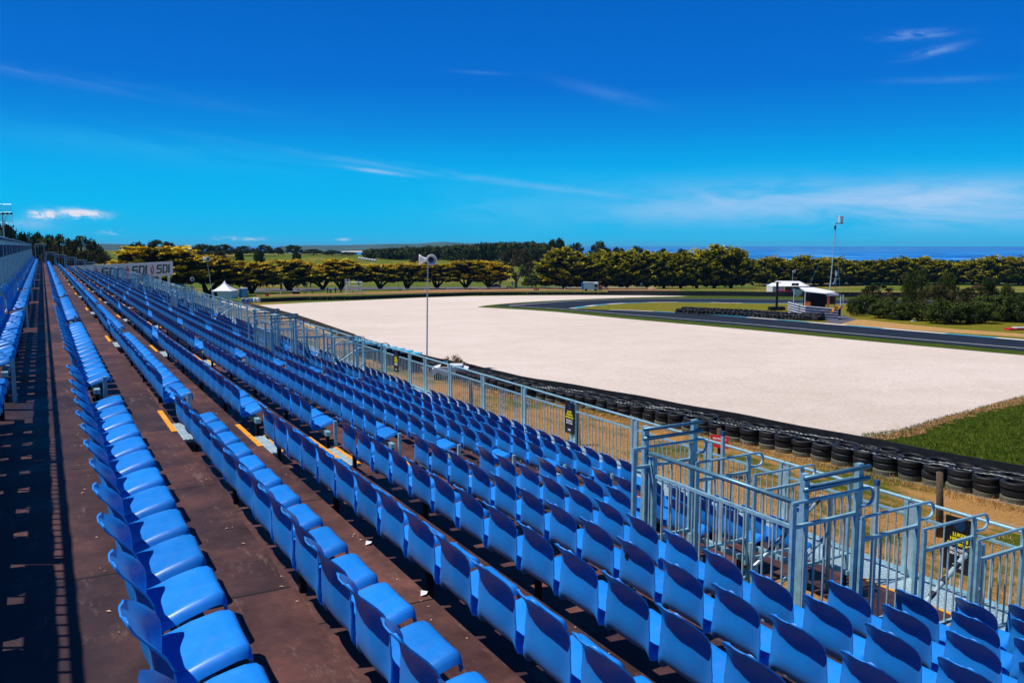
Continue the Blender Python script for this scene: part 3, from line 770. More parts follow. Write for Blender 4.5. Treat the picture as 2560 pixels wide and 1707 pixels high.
tg=arrmesh('turf_grass',V,np.arange(N*3).reshape(-1,3),['gblade','gblade2'],(rr_.uniform(size=N)<.3).astype(int));tag(tg,'short lush green grass beside the gravel at the right edge','grass',kind='stuff')
# ------------------------------------------------------------------ trees
def leaves(rg,cen,rad,n,size,up=.6,flat=1.):
    """n small quads scattered in a flattened ball; returns V (n*4,3)"""
    d=rg.normal(0,1,(n,3));d/=np.linalg.norm(d,axis=1,keepdims=True);r=rg.uniform(0,1,(n,1))**.45
    P=cen+d*r*np.array([rad,rad,rad*flat])
    nn=rg.normal(0,1,(n,3));nn[:,2]=np.abs(nn[:,2])+up*2;nn/=np.linalg.norm(nn,axis=1,keepdims=True)
    t=rg.normal(0,1,(n,3));u=np.cross(nn,t);u/=np.linalg.norm(u,axis=1,keepdims=True);v=np.cross(nn,u)
    s=size*rg.uniform(.6,1.3,(n,1));a=s*1.25;b=s*.55
    return np.stack([P-u*a,P-v*b,P+u*a,P+v*b],1).reshape(-1,3)
def cypress(name,seed,style,tips):
    rg=np.random.default_rng(seed);VV=[];MI=[]
    def put(V,m): VV.append(V);MI.append(np.full(len(V)//4,m))
    LB=[(math.cos(q_+seed)*.48,math.sin(q_+seed)*.48,rg.uniform(.72,1.0)) for q_ in np.linspace(0,6.28,6)[:5]]
    npads=150 if style=='flat' else 230
    for i in range(npads):
        if style=='flat':
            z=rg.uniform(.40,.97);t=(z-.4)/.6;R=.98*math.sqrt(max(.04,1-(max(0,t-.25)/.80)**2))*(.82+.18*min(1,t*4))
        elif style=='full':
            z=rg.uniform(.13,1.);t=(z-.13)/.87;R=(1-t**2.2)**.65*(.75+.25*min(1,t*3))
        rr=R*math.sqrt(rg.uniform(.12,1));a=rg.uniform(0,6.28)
        c=np.array([rr*math.cos(a),rr*math.sin(a),z])
        if style=='full' and i%3:
            lx_,ly_,lh=LB[i%len(LB)];c=np.array([lx_+.55*rr*math.cos(a),ly_+.55*rr*math.sin(a),.15+(z-.13)*lh])
        if style=='flat' : c[2]-=.10*rr*rr
        pr=rg.uniform(.10,.24);th=.018 if style=='flat' else .022
        n=60
        q=rg.uniform(0,6.28,n);rad=pr*np.sqrt(rg.uniform(0,1,n))
        ex=1.35
        dx,dy=rad*np.cos(q),rad*np.sin(q)
        # stretch pad radially outward and tilt its outer rim up
        ca,sa=math.cos(a),math.sin(a)
        if style=='full' and rg.uniform()<.35: pr*=.7;rad=rad*.7;dx,dy=dx*.7,dy*.7;c=c*np.array([1.12,1.12,1.03])
        lx=dx*ex;ly=dy*.8
        P=np.stack([c[0]+lx*ca-ly*sa,c[1]+lx*sa+ly*ca,c[2]+lx*(.16 if style=='flat' else .30)+th*(1-(rad/pr)**2)+rg.normal(0,.006,n)],1)
        nn=rg.normal(0,.28,(n,3));nn[:,2]=1;nn/=np.linalg.norm(nn,axis=1,keepdims=True)
        tt=np.stack([np.full(n,ca),np.full(n,sa),np.full(n,.2)],1)+rg.normal(0,.4,(n,3))
        u=tt-nn*np.sum(tt*nn,1,keepdims=True);u/=np.linalg.norm(u,axis=1,keepdims=True);v=np.cross(nn,u)
        s=rg.uniform(.026,.052,(n,1));Q=np.stack([P-u*s*1.3,P-v*s*.6,P+u*s*1.5+np.array([0,0,.012]),P+v*s*.6],1)
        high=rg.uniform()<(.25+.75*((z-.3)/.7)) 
        put(Q.reshape(-1,3),0 if high or style=='full' else 1)  # golden likelier higher up, painting a sunlit crown top
        put(leaves(rg,c-np.array([0,0,.055]),pr*.9,24,.040,.1,.16),2)  # dark under-layer paints the shade beneath each pad
    # dark interior mass, crown shade painted in the leaf colour
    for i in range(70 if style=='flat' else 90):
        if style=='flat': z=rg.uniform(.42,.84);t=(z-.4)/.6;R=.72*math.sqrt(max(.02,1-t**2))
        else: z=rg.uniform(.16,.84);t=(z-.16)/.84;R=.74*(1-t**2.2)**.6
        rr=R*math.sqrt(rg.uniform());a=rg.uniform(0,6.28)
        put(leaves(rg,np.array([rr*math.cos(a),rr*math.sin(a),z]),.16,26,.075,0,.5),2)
    V=np.concatenate(VV);F=np.arange(len(V)).reshape(-1,4)
    return arrmesh(name,V,F,tips,np.concatenate(MI))
def trunkmesh(seed,style,mat='bark'):
    r=random.Random(seed);b=MB();n=6 if style=='flat' else 5
    b.tube([(0,0,-.05),(0,0,.05),(.0,.01,.12)],[.10,.075,.07],8)
    for i in range(n):
        a=6.28*i/n+r.uniform(-.4,.4);k=r.uniform(.25,.75)
        top=r.uniform(.5,.78) 
        b.tube([(0,0,.02),(.10*math.cos(a),.10*math.sin(a),.14),(k*.5*math.cos(a+.1),k*.5*math.sin(a+.1),.32),(k*math.cos(a+.15),k*math.sin(a+.15),top)],[.06,.045,.03,.012],6)
        for _ in range(2):
            a2=a+r.uniform(-.8,.8);b.tube([(k*.45*math.cos(a),k*.45*math.sin(a),.30),(k*.9*math.cos(a2),k*.9*math.sin(a2),r.uniform(.45,.7))],[.022,.008],5)
    return b.build('trunk',mat,None,True)
def make_proto(kind,crown,trunk):
    e=empty(kind,(0,0,-500),'tree','tree');crown.name='crown';crown.parent=e
    if trunk: trunk.parent=e
    return e
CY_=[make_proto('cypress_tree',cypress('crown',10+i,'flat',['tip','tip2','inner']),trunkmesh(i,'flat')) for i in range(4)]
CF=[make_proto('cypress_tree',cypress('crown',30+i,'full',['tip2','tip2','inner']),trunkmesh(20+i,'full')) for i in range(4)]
def clumptree(seed,prof,mats,nc=60,nl=90,sz=.05,flat=.7,cr=.2):
    rg=np.random.default_rng(seed);VV=[];MI=[]
    for i in range(nc):
        z,R=prof(rg.uniform());rr=R*math.sqrt(rg.uniform(.1,1));a=rg.uniform(0,6.28)
        c=np.array([rr*math.cos(a),rr*math.sin(a),z]);r=cr*rg.uniform(.6,1.25)
        V=leaves(rg,c,r,nl,sz,.35,flat);VV.append(V);MI.append(rg.choice(len(mats),1,p=[.75,.25] if len(mats)==2 else None)*np.ones(nl,int))
    V=np.concatenate(VV);return arrmesh('crown',V,np.arange(len(V)).reshape(-1,4),mats,np.concatenate(MI))
dome=lambda u:(.25+.70*u,.92*math.sqrt(max(.03,1-max(0,(u-.25)/.78)**2)))
oval=lambda u:(.12+.84*u,.85*math.sqrt(max(.03,1-(2*u-1)**2*.85)))
cone=lambda u:(.10+.88*u,.85*(1-u)**.7+.06)
upr=lambda u:(.22+.74*u,.80*math.sqrt(max(.05,1-(u-.35)**2*1.9)))
def stick(seed,mat='bark',spread=.5,top=.7):
    r=random.Random(seed);b=MB();b.tube([(0,0,-.05),(.01,0,.2),(0,.02,.4)],[.05,.04,.03],7)
    for i in range(6):
        a=6.28*i/6+r.uniform(-.4,.4);k=spread*r.uniform(.6,1.1)
        b.tube([(0,0,.1+.04*i),(k*.5*math.cos(a),k*.5*math.sin(a),.4),(k*math.cos(a),k*math.sin(a),top*r.uniform(.85,1.1))],[.028,.018,.007],5)
    return b.build('trunk',mat,None,True)
DOME=[make_proto('dark_tree',clumptree(50+i,dome,['dkleaf','midleaf'],70,80,.045,.6,.2),stick(50+i)) for i in range(3)]
CONE=[make_proto('conifer_tree',clumptree(60+i,cone,['dkleaf','midleaf'],80,80,.04,.8,.16),stick(60+i,spread=.25)) for i in range(2)]
BUSH=[make_proto('coastal_shrub',clumptree(70+i,oval,['midleaf','dkleaf'],90,110,.032,.8,.19),stick(70+i,'palebark',.6,.5)) for i in range(3)]
UPR=[make_proto('upright_shrub',clumptree(80+i,upr,['midleaf','dkleaf'],110,110,.026,1.5,.14),stick(80+i,'palebark',.35,.8)) for i in range(2)]
BR=[make_proto('spreading_tree',clumptree(90+i,dome,['brleaf','dkleaf'],70,110,.028,.55,.19),stick(90+i,'palebark',.75,.7)) for i in range(2)]
protos=CY_+CF+DOME+CONE+BUSH+UPR+BR
used=set()
def plant(ps,i,px,ytop,d,hw,label,cat='tree',group=None,sink=0.):
    p=at(px,d);top=zat(ytop,d);h=max(.6,top-p[2]);w=hw*d/F0
    pr=ps[i%len(ps)];rz=rnd.uniform(0,6.28)
    key=pr.name
    if key in used: o=dup(pr,p,rz,label)
    else: used.add(key);o=pr;o.location=tuple(map(float,p));o.rotation_euler=(0,0,rz);o['label']=label
    o['category']=cat
    if group: o['group']=group
    elif 'group' in o.keys(): del o['group']
    s=h/.99
    o.scale=(w,w,s)
    return o
gA='golden topped cypress trees beyond the gravel'
cy=[(400,616,192,100,'broadest golden cypress, spreading behind the white billboard'),
(520,640,205,80,'golden cypress directly behind the white peaked tent'),
(628,655,232,64,'golden cypress behind the portable toilet'),
(722,649,262,62,'flat golden cypress rising above the group of seated people, orange roof at its left'),
(806,660,285,55,'low golden cypress left of the camera scaffold'),
(852,648,282,52,'tall flat golden cypress directly behind the camera scaffold'),
(950,660,290,50,'golden cypress first to the right of the camera scaffold'),
(1018,658,295,48,'golden cypress just left of the central loudspeaker pole'),
(1092,660,296,48,'golden cypress just right of the central loudspeaker pole'),
(1164,652,298,50,'golden cypress shading the purple car from its left'),
(1222,653,300,44,'golden cypress directly behind the purple car')]
for i,(x,yt,d,hw,l) in enumerate(cy): plant(CY_,i,x,yt,d,hw*1.22,l,'cypress',gA)
gB='dense olive cypress trees in the long windbreak'
cf=[(1412,626,300,62,'tall olive cypress left of the white food van'),
(1470,645,304,44,'olive cypress directly behind the white food van'),
(1515,631,306,46,'olive cypress just right of the white food van'),
(1568,630,308,46,'olive cypress second to the right of the food van'),
(1617,634,310,44,'olive cypress behind the small white notice board'),
(1660,634,312,42,'olive cypress behind the reddish dirt mound'),
(1702,633,312,42,'olive cypress two to the right of the dirt mound'),
(1742,629,312,42,'olive cypress third from the right end of the windbreak block before the gap'),
(1786,620,314,46,'tall olive cypress second from the gap in the windbreak'),
(1828,622,312,48,'tall olive cypress on the left edge of the gap in the windbreak'),
(1926,636,350,44,'olive cypress on the right edge of the gap in the windbreak'),
(1968,647,350,38,'olive cypress behind the left end of the white marquee'),
(2010,637,352,44,'olive cypress behind the right end of the white marquee'),
(2052,640,354,42,'olive cypress just left of the marshal mast'),
(2088,638,356,42,'olive cypress just right of the marshal mast'),
(2128,652,360,40,'shorter olive cypress right of the marshal post'),
(2168,648,362,42,'olive cypress above the pale trailer box'),
(2210,645,362,42,'olive cypress second right of the pale trailer box'),
(2256,637,360,46,'tall olive cypress above the pale green upright shrub'),
(2304,639,360,44,'tall olive cypress above the middle shrubs'),
(2350,648,364,38,'olive cypress left of the dip in the right windbreak'),
(2392,658,368,32,'lowest olive cypress in the dip of the right windbreak'),
(2432,644,362,40,'olive cypress just right of the dip in the right windbreak'),
(2478,637,358,46,'tall olive cypress third from the right edge'),
(2520,640,358,40,'olive cypress behind the white car at the right edge'),
(2560,636,356,42,'olive cypress cut by the right edge of the photo')]
for i,(x,yt,d,hw,l) in enumerate(cf): plant(CF,i,x,yt+(7 if d>=350 else 0),d,hw*1.22,l,'cypress',gB)
misc=[(DOME,8,566,270,62,'black rounded tree at the far left, behind the floodlight mast'),
(DOME,62,588,262,30,'dark tree first right of the big black tree at far left'),
(DOME,112,586,268,38,'broad dark tree behind the stepped end rails'),
(DOME,160,592,262,30,'dark tree between the three palms'),
(BR,206,598,225,36,'brown green tree filling under the tallest palm'),
(BR,262,630,215,24,'dark brown shrub left of the small green field'),
(DOME,312,626,240,15,'small dark tree standing before the small green field'),
(DOME,20,600,240,44,'dark tree low against the rear fence at far left'),
(BR,92,606,235,36,'brown green tree behind the stepped end rails, left part'),
(BR,150,612,230,36,'brown green tree low between the palms'),
(DOME,236,606,250,30,'dark tree right of the tallest palm'),
(DOME,345,609,330,36,'dark bushy tree above the left part of the billboard'),
(DOME,402,603,500,36,'tall rounded dark tree behind the golden crest above the billboard'),
(DOME,452,617,520,22,'low dark tree between two rounded hilltop trees'),
(DOME,512,612,520,32,'rounded dark hilltop tree left of the leaning loudspeaker pole'),
(DOME,560,613,540,28,'rounded dark hilltop tree right of the leaning loudspeaker pole'),
(DOME,610,617,560,26,'dark hilltop tree above the portable toilet'),
(BR,540,630,420,38,'brown green tree below the hilltop trees'),
(DOME,662,614,560,22,'rounded dark tree alone on the field skyline'),
(DOME,698,620,570,14,'small dark tree beside the bare grey tree'),
(DOME,735,614,575,20,'dark tree right of the bare grey tree'),
(DOME,785,624,585,26,'low dark bush on the skyline left of the far sea'),
(DOME,832,627,590,26,'low dark bush on the skyline by the far sea'),
(DOME,872,631,600,20,'last low dark bush before the strip of far sea'),
(CONE,650,632,330,34,'spiky green conifer left of the grass field'),
(CONE,598,630,330,30,'dark conifer behind the leftmost golden cypresses'),
(CONE,742,634,335,30,'spiky conifer rising above the golden cypresses into the field'),
(BR,1050,635,420,26,'grey brown tree on the field behind the loudspeaker head'),
(BR,1165,638,430,20,'low olive tree on the field edge left of the large brown tree'),
(BR,1290,623,330,56,'large brown grey broadleaf tree in the gap of the golden cypresses'),
(BR,1250,660,318,24,'small broadleaf tree right of the purple car'),
(DOME,1340,690,312,28,'dark low tree left of the tall olive cypress'),
(DOME,1391,598,520,24,'tallest dark tree on the skyline right of the distant wood'),
(DOME,1440,610,520,22,'dark skyline tree between two taller ones'),
(DOME,1498,608,500,27,'rounded dark skyline tree above the olive cypresses'),
(DOME,1545,620,520,18,'small spiky dark tree on the skyline'),
(DOME,1590,618,505,19,'rounded dark tree before the sea horizon'),
(DOME,1655,625,520,20,'low dark tree before the sea horizon'),
(DOME,1704,624,510,16,'small dark tree before the sea horizon')]
for i,(ps,x,yt,d,hw,l) in enumerate(misc): plant(ps,i,x,yt-1,d,hw*1.2,l)
gS='coastal shrubs beyond the track on the right'
sh=[(UPR,2290,680,118,36,'tall pale green upright shrub right of the trailer box'),
(UPR,2368,690,122,30,'upright green shrub with pale bare branches'),
(UPR,2472,700,122,26,'upright green shrub right of the pale bare branches'),
(UPR,2520,716,125,20,'slender upright shrub below the white car'),
(BR,2195,712,128,34,'flat topped umbrella shaped shrub above the pale trailer box'),
(BR,2345,712,112,32,'flat brown green shrub in the middle of the thicket'),
(BR,2440,718,112,34,'brown domed shrub right of the middle of the thicket'),
(BUSH,2180,738,118,36,'dark shrub just behind the pale trailer box'),
(BUSH,2145,745,114,18,'dark shrub at the left end of the thicket'),
(BUSH,2215,752,108,30,'dark low shrub right of the pale trailer box'),
(BUSH,2258,757,104,32,'dark shrub in front of the tall upright shrub'),
(BUSH,2310,760,102,32,'dark shrub left of the largest front shrub'),
(BUSH,2375,752,96,46,'largest dark rounded shrub at the front of the thicket'),
(BUSH,2440,755,97,40,'dark rounded shrub right of the largest front shrub'),
(BUSH,2480,742,104,40,'dark shrub rising behind the front shrubs at right'),
(BUSH,2520,765,100,34,'dark shrub above the red barrier'),
(BUSH,2560,738,98,34,'dark shrub cut by the right edge of the photo')]
for i,(ps,x,yt,d,hw,l) in enumerate(sh): plant(ps,i,x,yt,d*.93,hw*(1.15 if ps is UPR else 1.6),l,'shrub',gS)
for p in protos:
    if p.name not in used:
        for c in list(p.children): bpy.data.objects.remove(c)
        bpy.data.objects.remove(p)
# palms
def palm(px,ytop,d,hpx,label,seed):
    p=at(px,d);top=zat(ytop+hpx*.35,d);e=empty('palm_tree',p,label,'palm','palms at the far left');H=top-p[2]
    b=MB();b.tube([(0,0,-.2),(.1,0,H*.5),(0,0,H)],[.35,.3,.28],8);b.build('trunk','bark',e,True)
    r=random.Random(seed);L=hpx*d/F0*.75;V=[];F=[]
    for i in range(44):
        a=r.uniform(0,6.28);el=r.uniform(-.1,1.25);n=9;pr=None
        for j in range(n):
            t0=j/n;t1=(j+1)/n
            def q(t): 
                h=L*t*math.cos(el*(1-.2*t));return np.array([h*math.cos(a),h*math.sin(a),H+L*(math.sin(el)*t-.62*t*t)])
            A,B_=q(t0),q(t1);sd=np.array([-math.sin(a),math.cos(a),0])
            for s in (-1,1):
                o=len(V);w=L*.17*math.sin(math.pi*min(1,(t0+.12)));V+= [A,B_,B_+sd*s*w+np.array([0,0,-w*.6])];F.append((o,o+1,o+2))
    arrmesh('crown',np.array(V),np.array(F),['midleaf'],parent=e)
palm(206,587,228,18,'tallest palm, its head above the skyline beside the small green field',1)
palm(122,594,205,24,'palm just right of the stepped end rails',2)
palm(152,594,215,24,'palm between the left palm and the tallest one',3)
# bare grey tree on the skyline
def bare(px,ytop,d,hw,label,seed,mat='palebark'):
    p=at(px,d);H=zat(ytop,d)-p[2];w=hw*d/F0;b=MB();r=random.Random(seed)
    def grow(q,dr,L,rad,lv):
        e=q+dr*L;b.tube([q,q+dr*L*.5+np.array([r.uniform(-.05,.05)*L,r.uniform(-.05,.05)*L,0]),e],[rad,rad*.8,rad*.6],5)
        if lv==0: return
        for _ in range(3):
            nd=dr+np.array([r.uniform(-1,1)*.75,r.uniform(-1,1)*.75,r.uniform(-.1,.4)]);nd/=np.linalg.norm(nd);grow(e,nd,L*.72,rad*.58,lv-1)
    grow(p,np.array([0,0,1.]),H*.28,H*.022,5)
    tag(b.build('bare_tree',mat),label,'tree')
bare(712,610,560,16,'bare grey leafless tree on the field skyline',4)
bare(776,640,340,10,'thin bare sapling standing against the grass field',5,'bark')
bare(2383,716,108,16,'pale bare branching shrub in the middle of the right thicket',6)
# distant wood
rg=np.random.default_rng(9);VV=[];MI=[]
for i in range(330):
    px=rg.uniform(918,1400);d=rg.uniform(560,640);p=at(px,d);yt=np.interp(px,[918,960,1060,1150,1250,1330,1400],[628,624,618,612,606,606,612])+rg.uniform(-2,4);H=zat(yt,d)-p[2]
    for j in range(9):
        z=p[2]+H*rg.uniform(.08,.92);VV.append(leaves(rg,np.array([p[0]+rg.normal(0,1.2),p[1]+rg.normal(0,1.2),z]),2.2,22,.75,.3,.8));MI.append(np.full(22,int(rg.uniform()<.3)))
V=np.concatenate(VV);tag(arrmesh('distant_wood',V,np.arange(len(V)).reshape(-1,4),['dkleaf','midleaf'],np.concatenate(MI)),'long dark wood on the skyline behind the golden cypresses','wood',kind='stuff')
# low coastal scrub along the land edge
VV=[]
for i in range(500):
    px=rg.uniform(1500,2620);d=rg.uniform(640,690);p=at(px,d);VV.append(leaves(rg,p+np.array([0,0,.8]),2.6,16,.8,.4,.6))
V=np.concatenate(VV);tag(arrmesh('coastal_scrub',V,np.arange(len(V)).reshape(-1,4),['dkleaf']),'thin dark line of scrub along the edge of the sea','scrub',kind='stuff')
# far land across the bay
def ridge(name,prof,d,depth,mat):
    b=MB();P=[];n=len(prof)
    for x,y in prof:
        r=ray(x,615.);r=r/(r@FH);z=(615-y)*d/F0
        P.append(((r[0]*d,r[1]*d,-46),(r[0]*(d+depth*.5),r[1]*(d+depth*.5),z),(r[0]*(d+depth),r[1]*(d+depth),-46)))
    for a,e in zip(P[:-1],P[1:]):
        b.add([a[0],e[0],e[1],a[1]],[(0,1,2,3)]);b.add([a[1],e[1],e[2],a[2]],[(0,1,2,3)])
    o=b.build(name,mat,None,True);tag(o,kind='structure')
ridge('far_hills',[(700,615.5),(760,614),(840,613.5),(900,612),(950,610.5),(990,609.5),(1040,609.5),(1075,606),(1110,603.5),(1140,606),(1180,608),(1240,612),(1320,615)],6500,1500,'farland')
ridge('far_hills',[(150,612),(230,610.5),(260,609),(290,610),(320,611),(380,614)],5200,1500,'farland')
ridge('beach',[(850,628.3),(876,627.4),(905,627.2),(940,628.2)],6200,100,'sand')
# ------------------------------------------------------------------ helpers for distant things: local frame facing the camera
class Loc:
    def __init__(s,px,py=None,d=None,z=None):
        if d is None: s.o=G(px,py);s.d=float(s.o@FH)
        else: s.o=at(px,d) if z is None else at(px,d,z);s.d=d
        s.u=s.d/F0
        s.R=np.array([RV[0],RV[1],0]);s.F=np.array([FH[0],FH[1],0]);s.ang=math.atan2(RV[1],RV[0]);s.px=px
    def __call__(s,x,y,z): return s.o+s.R*x+s.F*y+np.array([0,0,z])
    def box(s,b,x,y,z,dx,dy,dz_,rz=0): b.box(s(x,y,z),(dx,dy,dz_),s.ang+rz)
    def emp(s,n,l,c,g=None): 
        e=empty(n,s.o,l,c,g);return e
def fin(b,name,mat,par,smooth=False):
    o=b.build(name,mat,None,smooth)
    if par is not None:
        o.parent=par;o.matrix_parent_inverse=Matrix.Translation(-Vector(par.location))
    return o
# white peaked tent
L=Loc(563,746);e=L.emp('peaked_tent','small white tent with a tall peaked roof and dark doorway','tent')
W=2.15;h=1.75;b=MB();n=7;rings=[]
def sq(w,z): return [L(-w,-w,z),L(w,-w,z),L(w,w,z),L(-w,w,z)]
prof=[(W*1.03,h-.25),(W*1.03,h),(W*.72,h+.35),(W*.42,h+.85),(W*.2,h+1.4),(W*.06,h+1.95),(.03,h+2.15)]
V=[];Fs=[]
for w,z in prof: V+=sq(w,z)
for i in range(len(prof)-1):
    for j in range(4): Fs.append((4*i+j,4*i+(j+1)%4,4*i+4+(j+1)%4,4*i+4+j))
b.add(V,Fs);fin(b,'tent_roof','white',e)
b=MB()
for i in range(18):
    x=-W+2*W*(i+.5)/18
    if not(1<i<5): b.box(L(x,-W+.03*(i%2),h/2),(2*W/18,.04,h),L.ang)
for sx in (-1,1): L.box(b,sx*W,0,h/2,.04,2*W,h)
L.box(b,0,W,h/2,2*W,.04,h);fin(b,'side_wall','white',e)
b=MB();L.box(b,-W*.62,-W+.35,h*.45,W*.35,.04,h*.9);fin(b,'doorway','dark',e)
# portable toilet
L=Loc(610,744);e=L.emp('portable_toilet','blue portable toilet with a pale roof right of the peaked tent','portable toilet')
b=MB();L.box(b,-.1,0,1.0,1.5,1.4,1.9);fin(b,'cabin','blue',e)
b=MB();L.box(b,.25,-.72,.95,.95,.05,1.6);fin(b,'door','skyblue',e)
b=MB();L.box(b,-.1,0,2.1,1.62,1.5,.32);fin(b,'roof','white',e)
# drums
for i,(x,y,m,r,l) in enumerate([(608,759,'blue',.33,'leftmost blue drum at the gravel corner'),(618,760,'blue',.33,'blue drum second from left at the gravel corner'),(629,757,'skyblue',.28,'light blue drum in the middle of the row at the gravel corner'),(637,756.5,'white',.34,'white drum just right of the light blue drum'),(646,756.5,'white',.34,'rightmost white drum at the gravel corner')]):
    L=Loc(x,y);e=L.emp('drum',l,'drum','plastic drums at the gravel corner')
    b=MB();b.lathe(L.o,[(r*.9,0),(r,.06),(r,.3),(r*1.05,.33),(r,.36),(r,.6),(r*1.05,.63),(r,.66),(r,.88),(r*.85,.92)],14);fin(b,'barrel',m,e,True)
    b=MB();b.lathe(L(0,0,.92),[(r*.8,0),(r*.8,.04),(.01,.05)],14);fin(b,'lid','white',e)
L=Loc(623,759);b=MB();L.box(b,0,0,.45,.4,.3,.9);e=L.emp('marker_board','small red and white striped marker board between the drums','board')
fin(b,'board','red',e);b=MB();L.box(b,-.08,-.16,.45,.06,.02,.86);L.box(b,.1,-.16,.45,.06,.02,.86);fin(b,'stripe','white',e)
# far tyre wall and belt wall
def band(name,pts,h,th,mat,label,cat,seed=0,rough=True):
    r=random.Random(seed);P=[G(*p) for p in pts];b=MB()
    for a,e_ in zip(P[:-1],P[1:]):
        d=e_-a;ln=np.linalg.norm(d);n=max(1,int(ln/.58));d=d/ln
        for i in range(n):
            q=a+d*(i+.5)*ln/n
            if rough:
                for z in range(int(h/.2)):
                    b.lathe(q+np.array([r.uniform(-.07,.07),r.uniform(-.07,.07),z*.2]),[(.2,.02),(.30,.0),(.325,.05),(.325,.14),(.30,.19),(.2,.17)],8,cap=False)
            else: b.box(q+np.array([0,0,h/2]),(ln/n+.01,th,h+r.uniform(-.03,.03)),math.atan2(d[1],d[0]))
    return tag(b.build(name,mat),label,cat)
band('tyre_wall',[(652,756),(760,751.5),(882,749.5),(1040,743.5),(1176,738.5),(1300,737.6),(1390,737.5),(1520,738)],.95,.6,'black','long low black tyre wall along the far edge of the gravel','tyre wall',1)
band('belt_wall',[(1520,738),(1764,739.8),(1960,742),(2160,743),(2400,744),(2620,745)],1.15,.3,'black','smooth black belt wall beyond the upper track ribbon','barrier',2,False)
# tyre bundles on the inside of the near ribbon
r_=random.Random(5);b=MB();line=smoothline([(1698,784.5),(1764,788.5),(1850,793),(1935,799.5),(2010,803.5),(2060,805)],8)
P=[G(*p)+np.array([FH[0],FH[1],0])*1.2 for p in line]
for a,e_ in zip(P[:-1],P[1:]):
    d=e_-a;ln=np.linalg.norm(d);n=max(1,int(ln/.55));d=d/ln;nn=np.array([-d[1],d[0],0])
    if nn@FH<0: nn=-nn
    for i in range(n):
        for row in range(4):
            q=a+d*(i+.5*(row%2))*ln/n+nn*row*.62
            for z in range(3+(row>1)):
                b.lathe(q+np.array([r_.uniform(-.1,.1),r_.uniform(-.1,.1),z*.2]),[(.18,.02),(.29,.0),(.325,.05),(.325,.14),(.29,.19),(.18,.17)],9,cap=False,ax=(r_.uniform(-.25,.25),r_.uniform(-.25,.25),1))
tag(b.build('tyre_bundle_wall','black'),'jumbled bank of black tyres in front of the marshal post','tyre wall')
# low rail fence beyond tyre wall
def railfence(pts,label,h=.9,step=9.):
    P=[G(*p) for p in pts];e=empty('rail_fence',P[0],label,'fence')
    b=MB();bp=MB()
    for a,c in zip(P[:-1],P[1:]):
        bp.tube([a+np.array([0,0,h]),c+np.array([0,0,h])],.05,5);ln=np.linalg.norm(c-a);n=max(1,int(ln/step))
        for i in range(n+1): q=a+(c-a)*i/n;b.box(q+np.array([0,0,h/2]),(.13,.13,h))
    fin(b,'fence_posts','white2',e);fin(bp,'rail','white2',e)
railfence([(640,739),(760,735),(882,732),(1000,729.5),(1176,726.5),(1275,725.5)],'low pale rail fence running left of the purple car')
railfence([(1412,725.5),(1520,726),(1640,727)],'low pale rail fence passing the white food van')
def mesh_fence(pts,label,h=2.4):
    P=[G(*p) for p in pts];e=empty('security_fence',P[0],label,'fence');b=MB();w=MB()
    for a,c in zip(P[:-1],P[1:]):
        ln=np.linalg.norm(c-a);n=max(1,int(ln/7))
        for i in range(n+1): q=a+(c-a)*i/n;b.tube([q,q+np.array([0,0,h])],.05,5)
        for k in range(3): w.tube([a+np.array([0,0,h*(k+1)/3]),c+np.array([0,0,h*(k+1)/3])],.015,4)
    fin(b,'fence_posts','dark',e);fin(w,'fence_wires','dark',e)
mesh_fence([(560,727),(900,722),(1176,719.5),(1340,718.5)],'tall thin wire fence under the golden cypresses')
mesh_fence([(1340,718.5),(1600,717.5),(1990,716)],'tall thin wire fence under the olive cypresses')
# camera scaffold
L=Loc(886,735.5);e=L.emp('camera_scaffold','white scaffold camera tower under the cypresses','scaffold')
b=MB()
for x in (-2.2,-1.4,2.0):
    for y in (-.8,.8): b.tube([L(x,y,0),L(x,y,3.4 if x>0 else 4.1)],.06,5)
for z in (1.1,2.2,3.2):
    for y in (-.8,.8): b.tube([L(-2.3,y,z),L(2.1,y,z)],.05,5)
b.tube([L(2.0,-.8,2.9),L(.6,-.8,.1)],.06,5);b.tube([L(2.0,.8,2.9),L(.6,.8,.1)],.06,5);fin(b,'frame','white',e)
b=MB();L.box(b,-.1,0,2.12,4.1,1.6,.1);fin(b,'platform','white2',e)
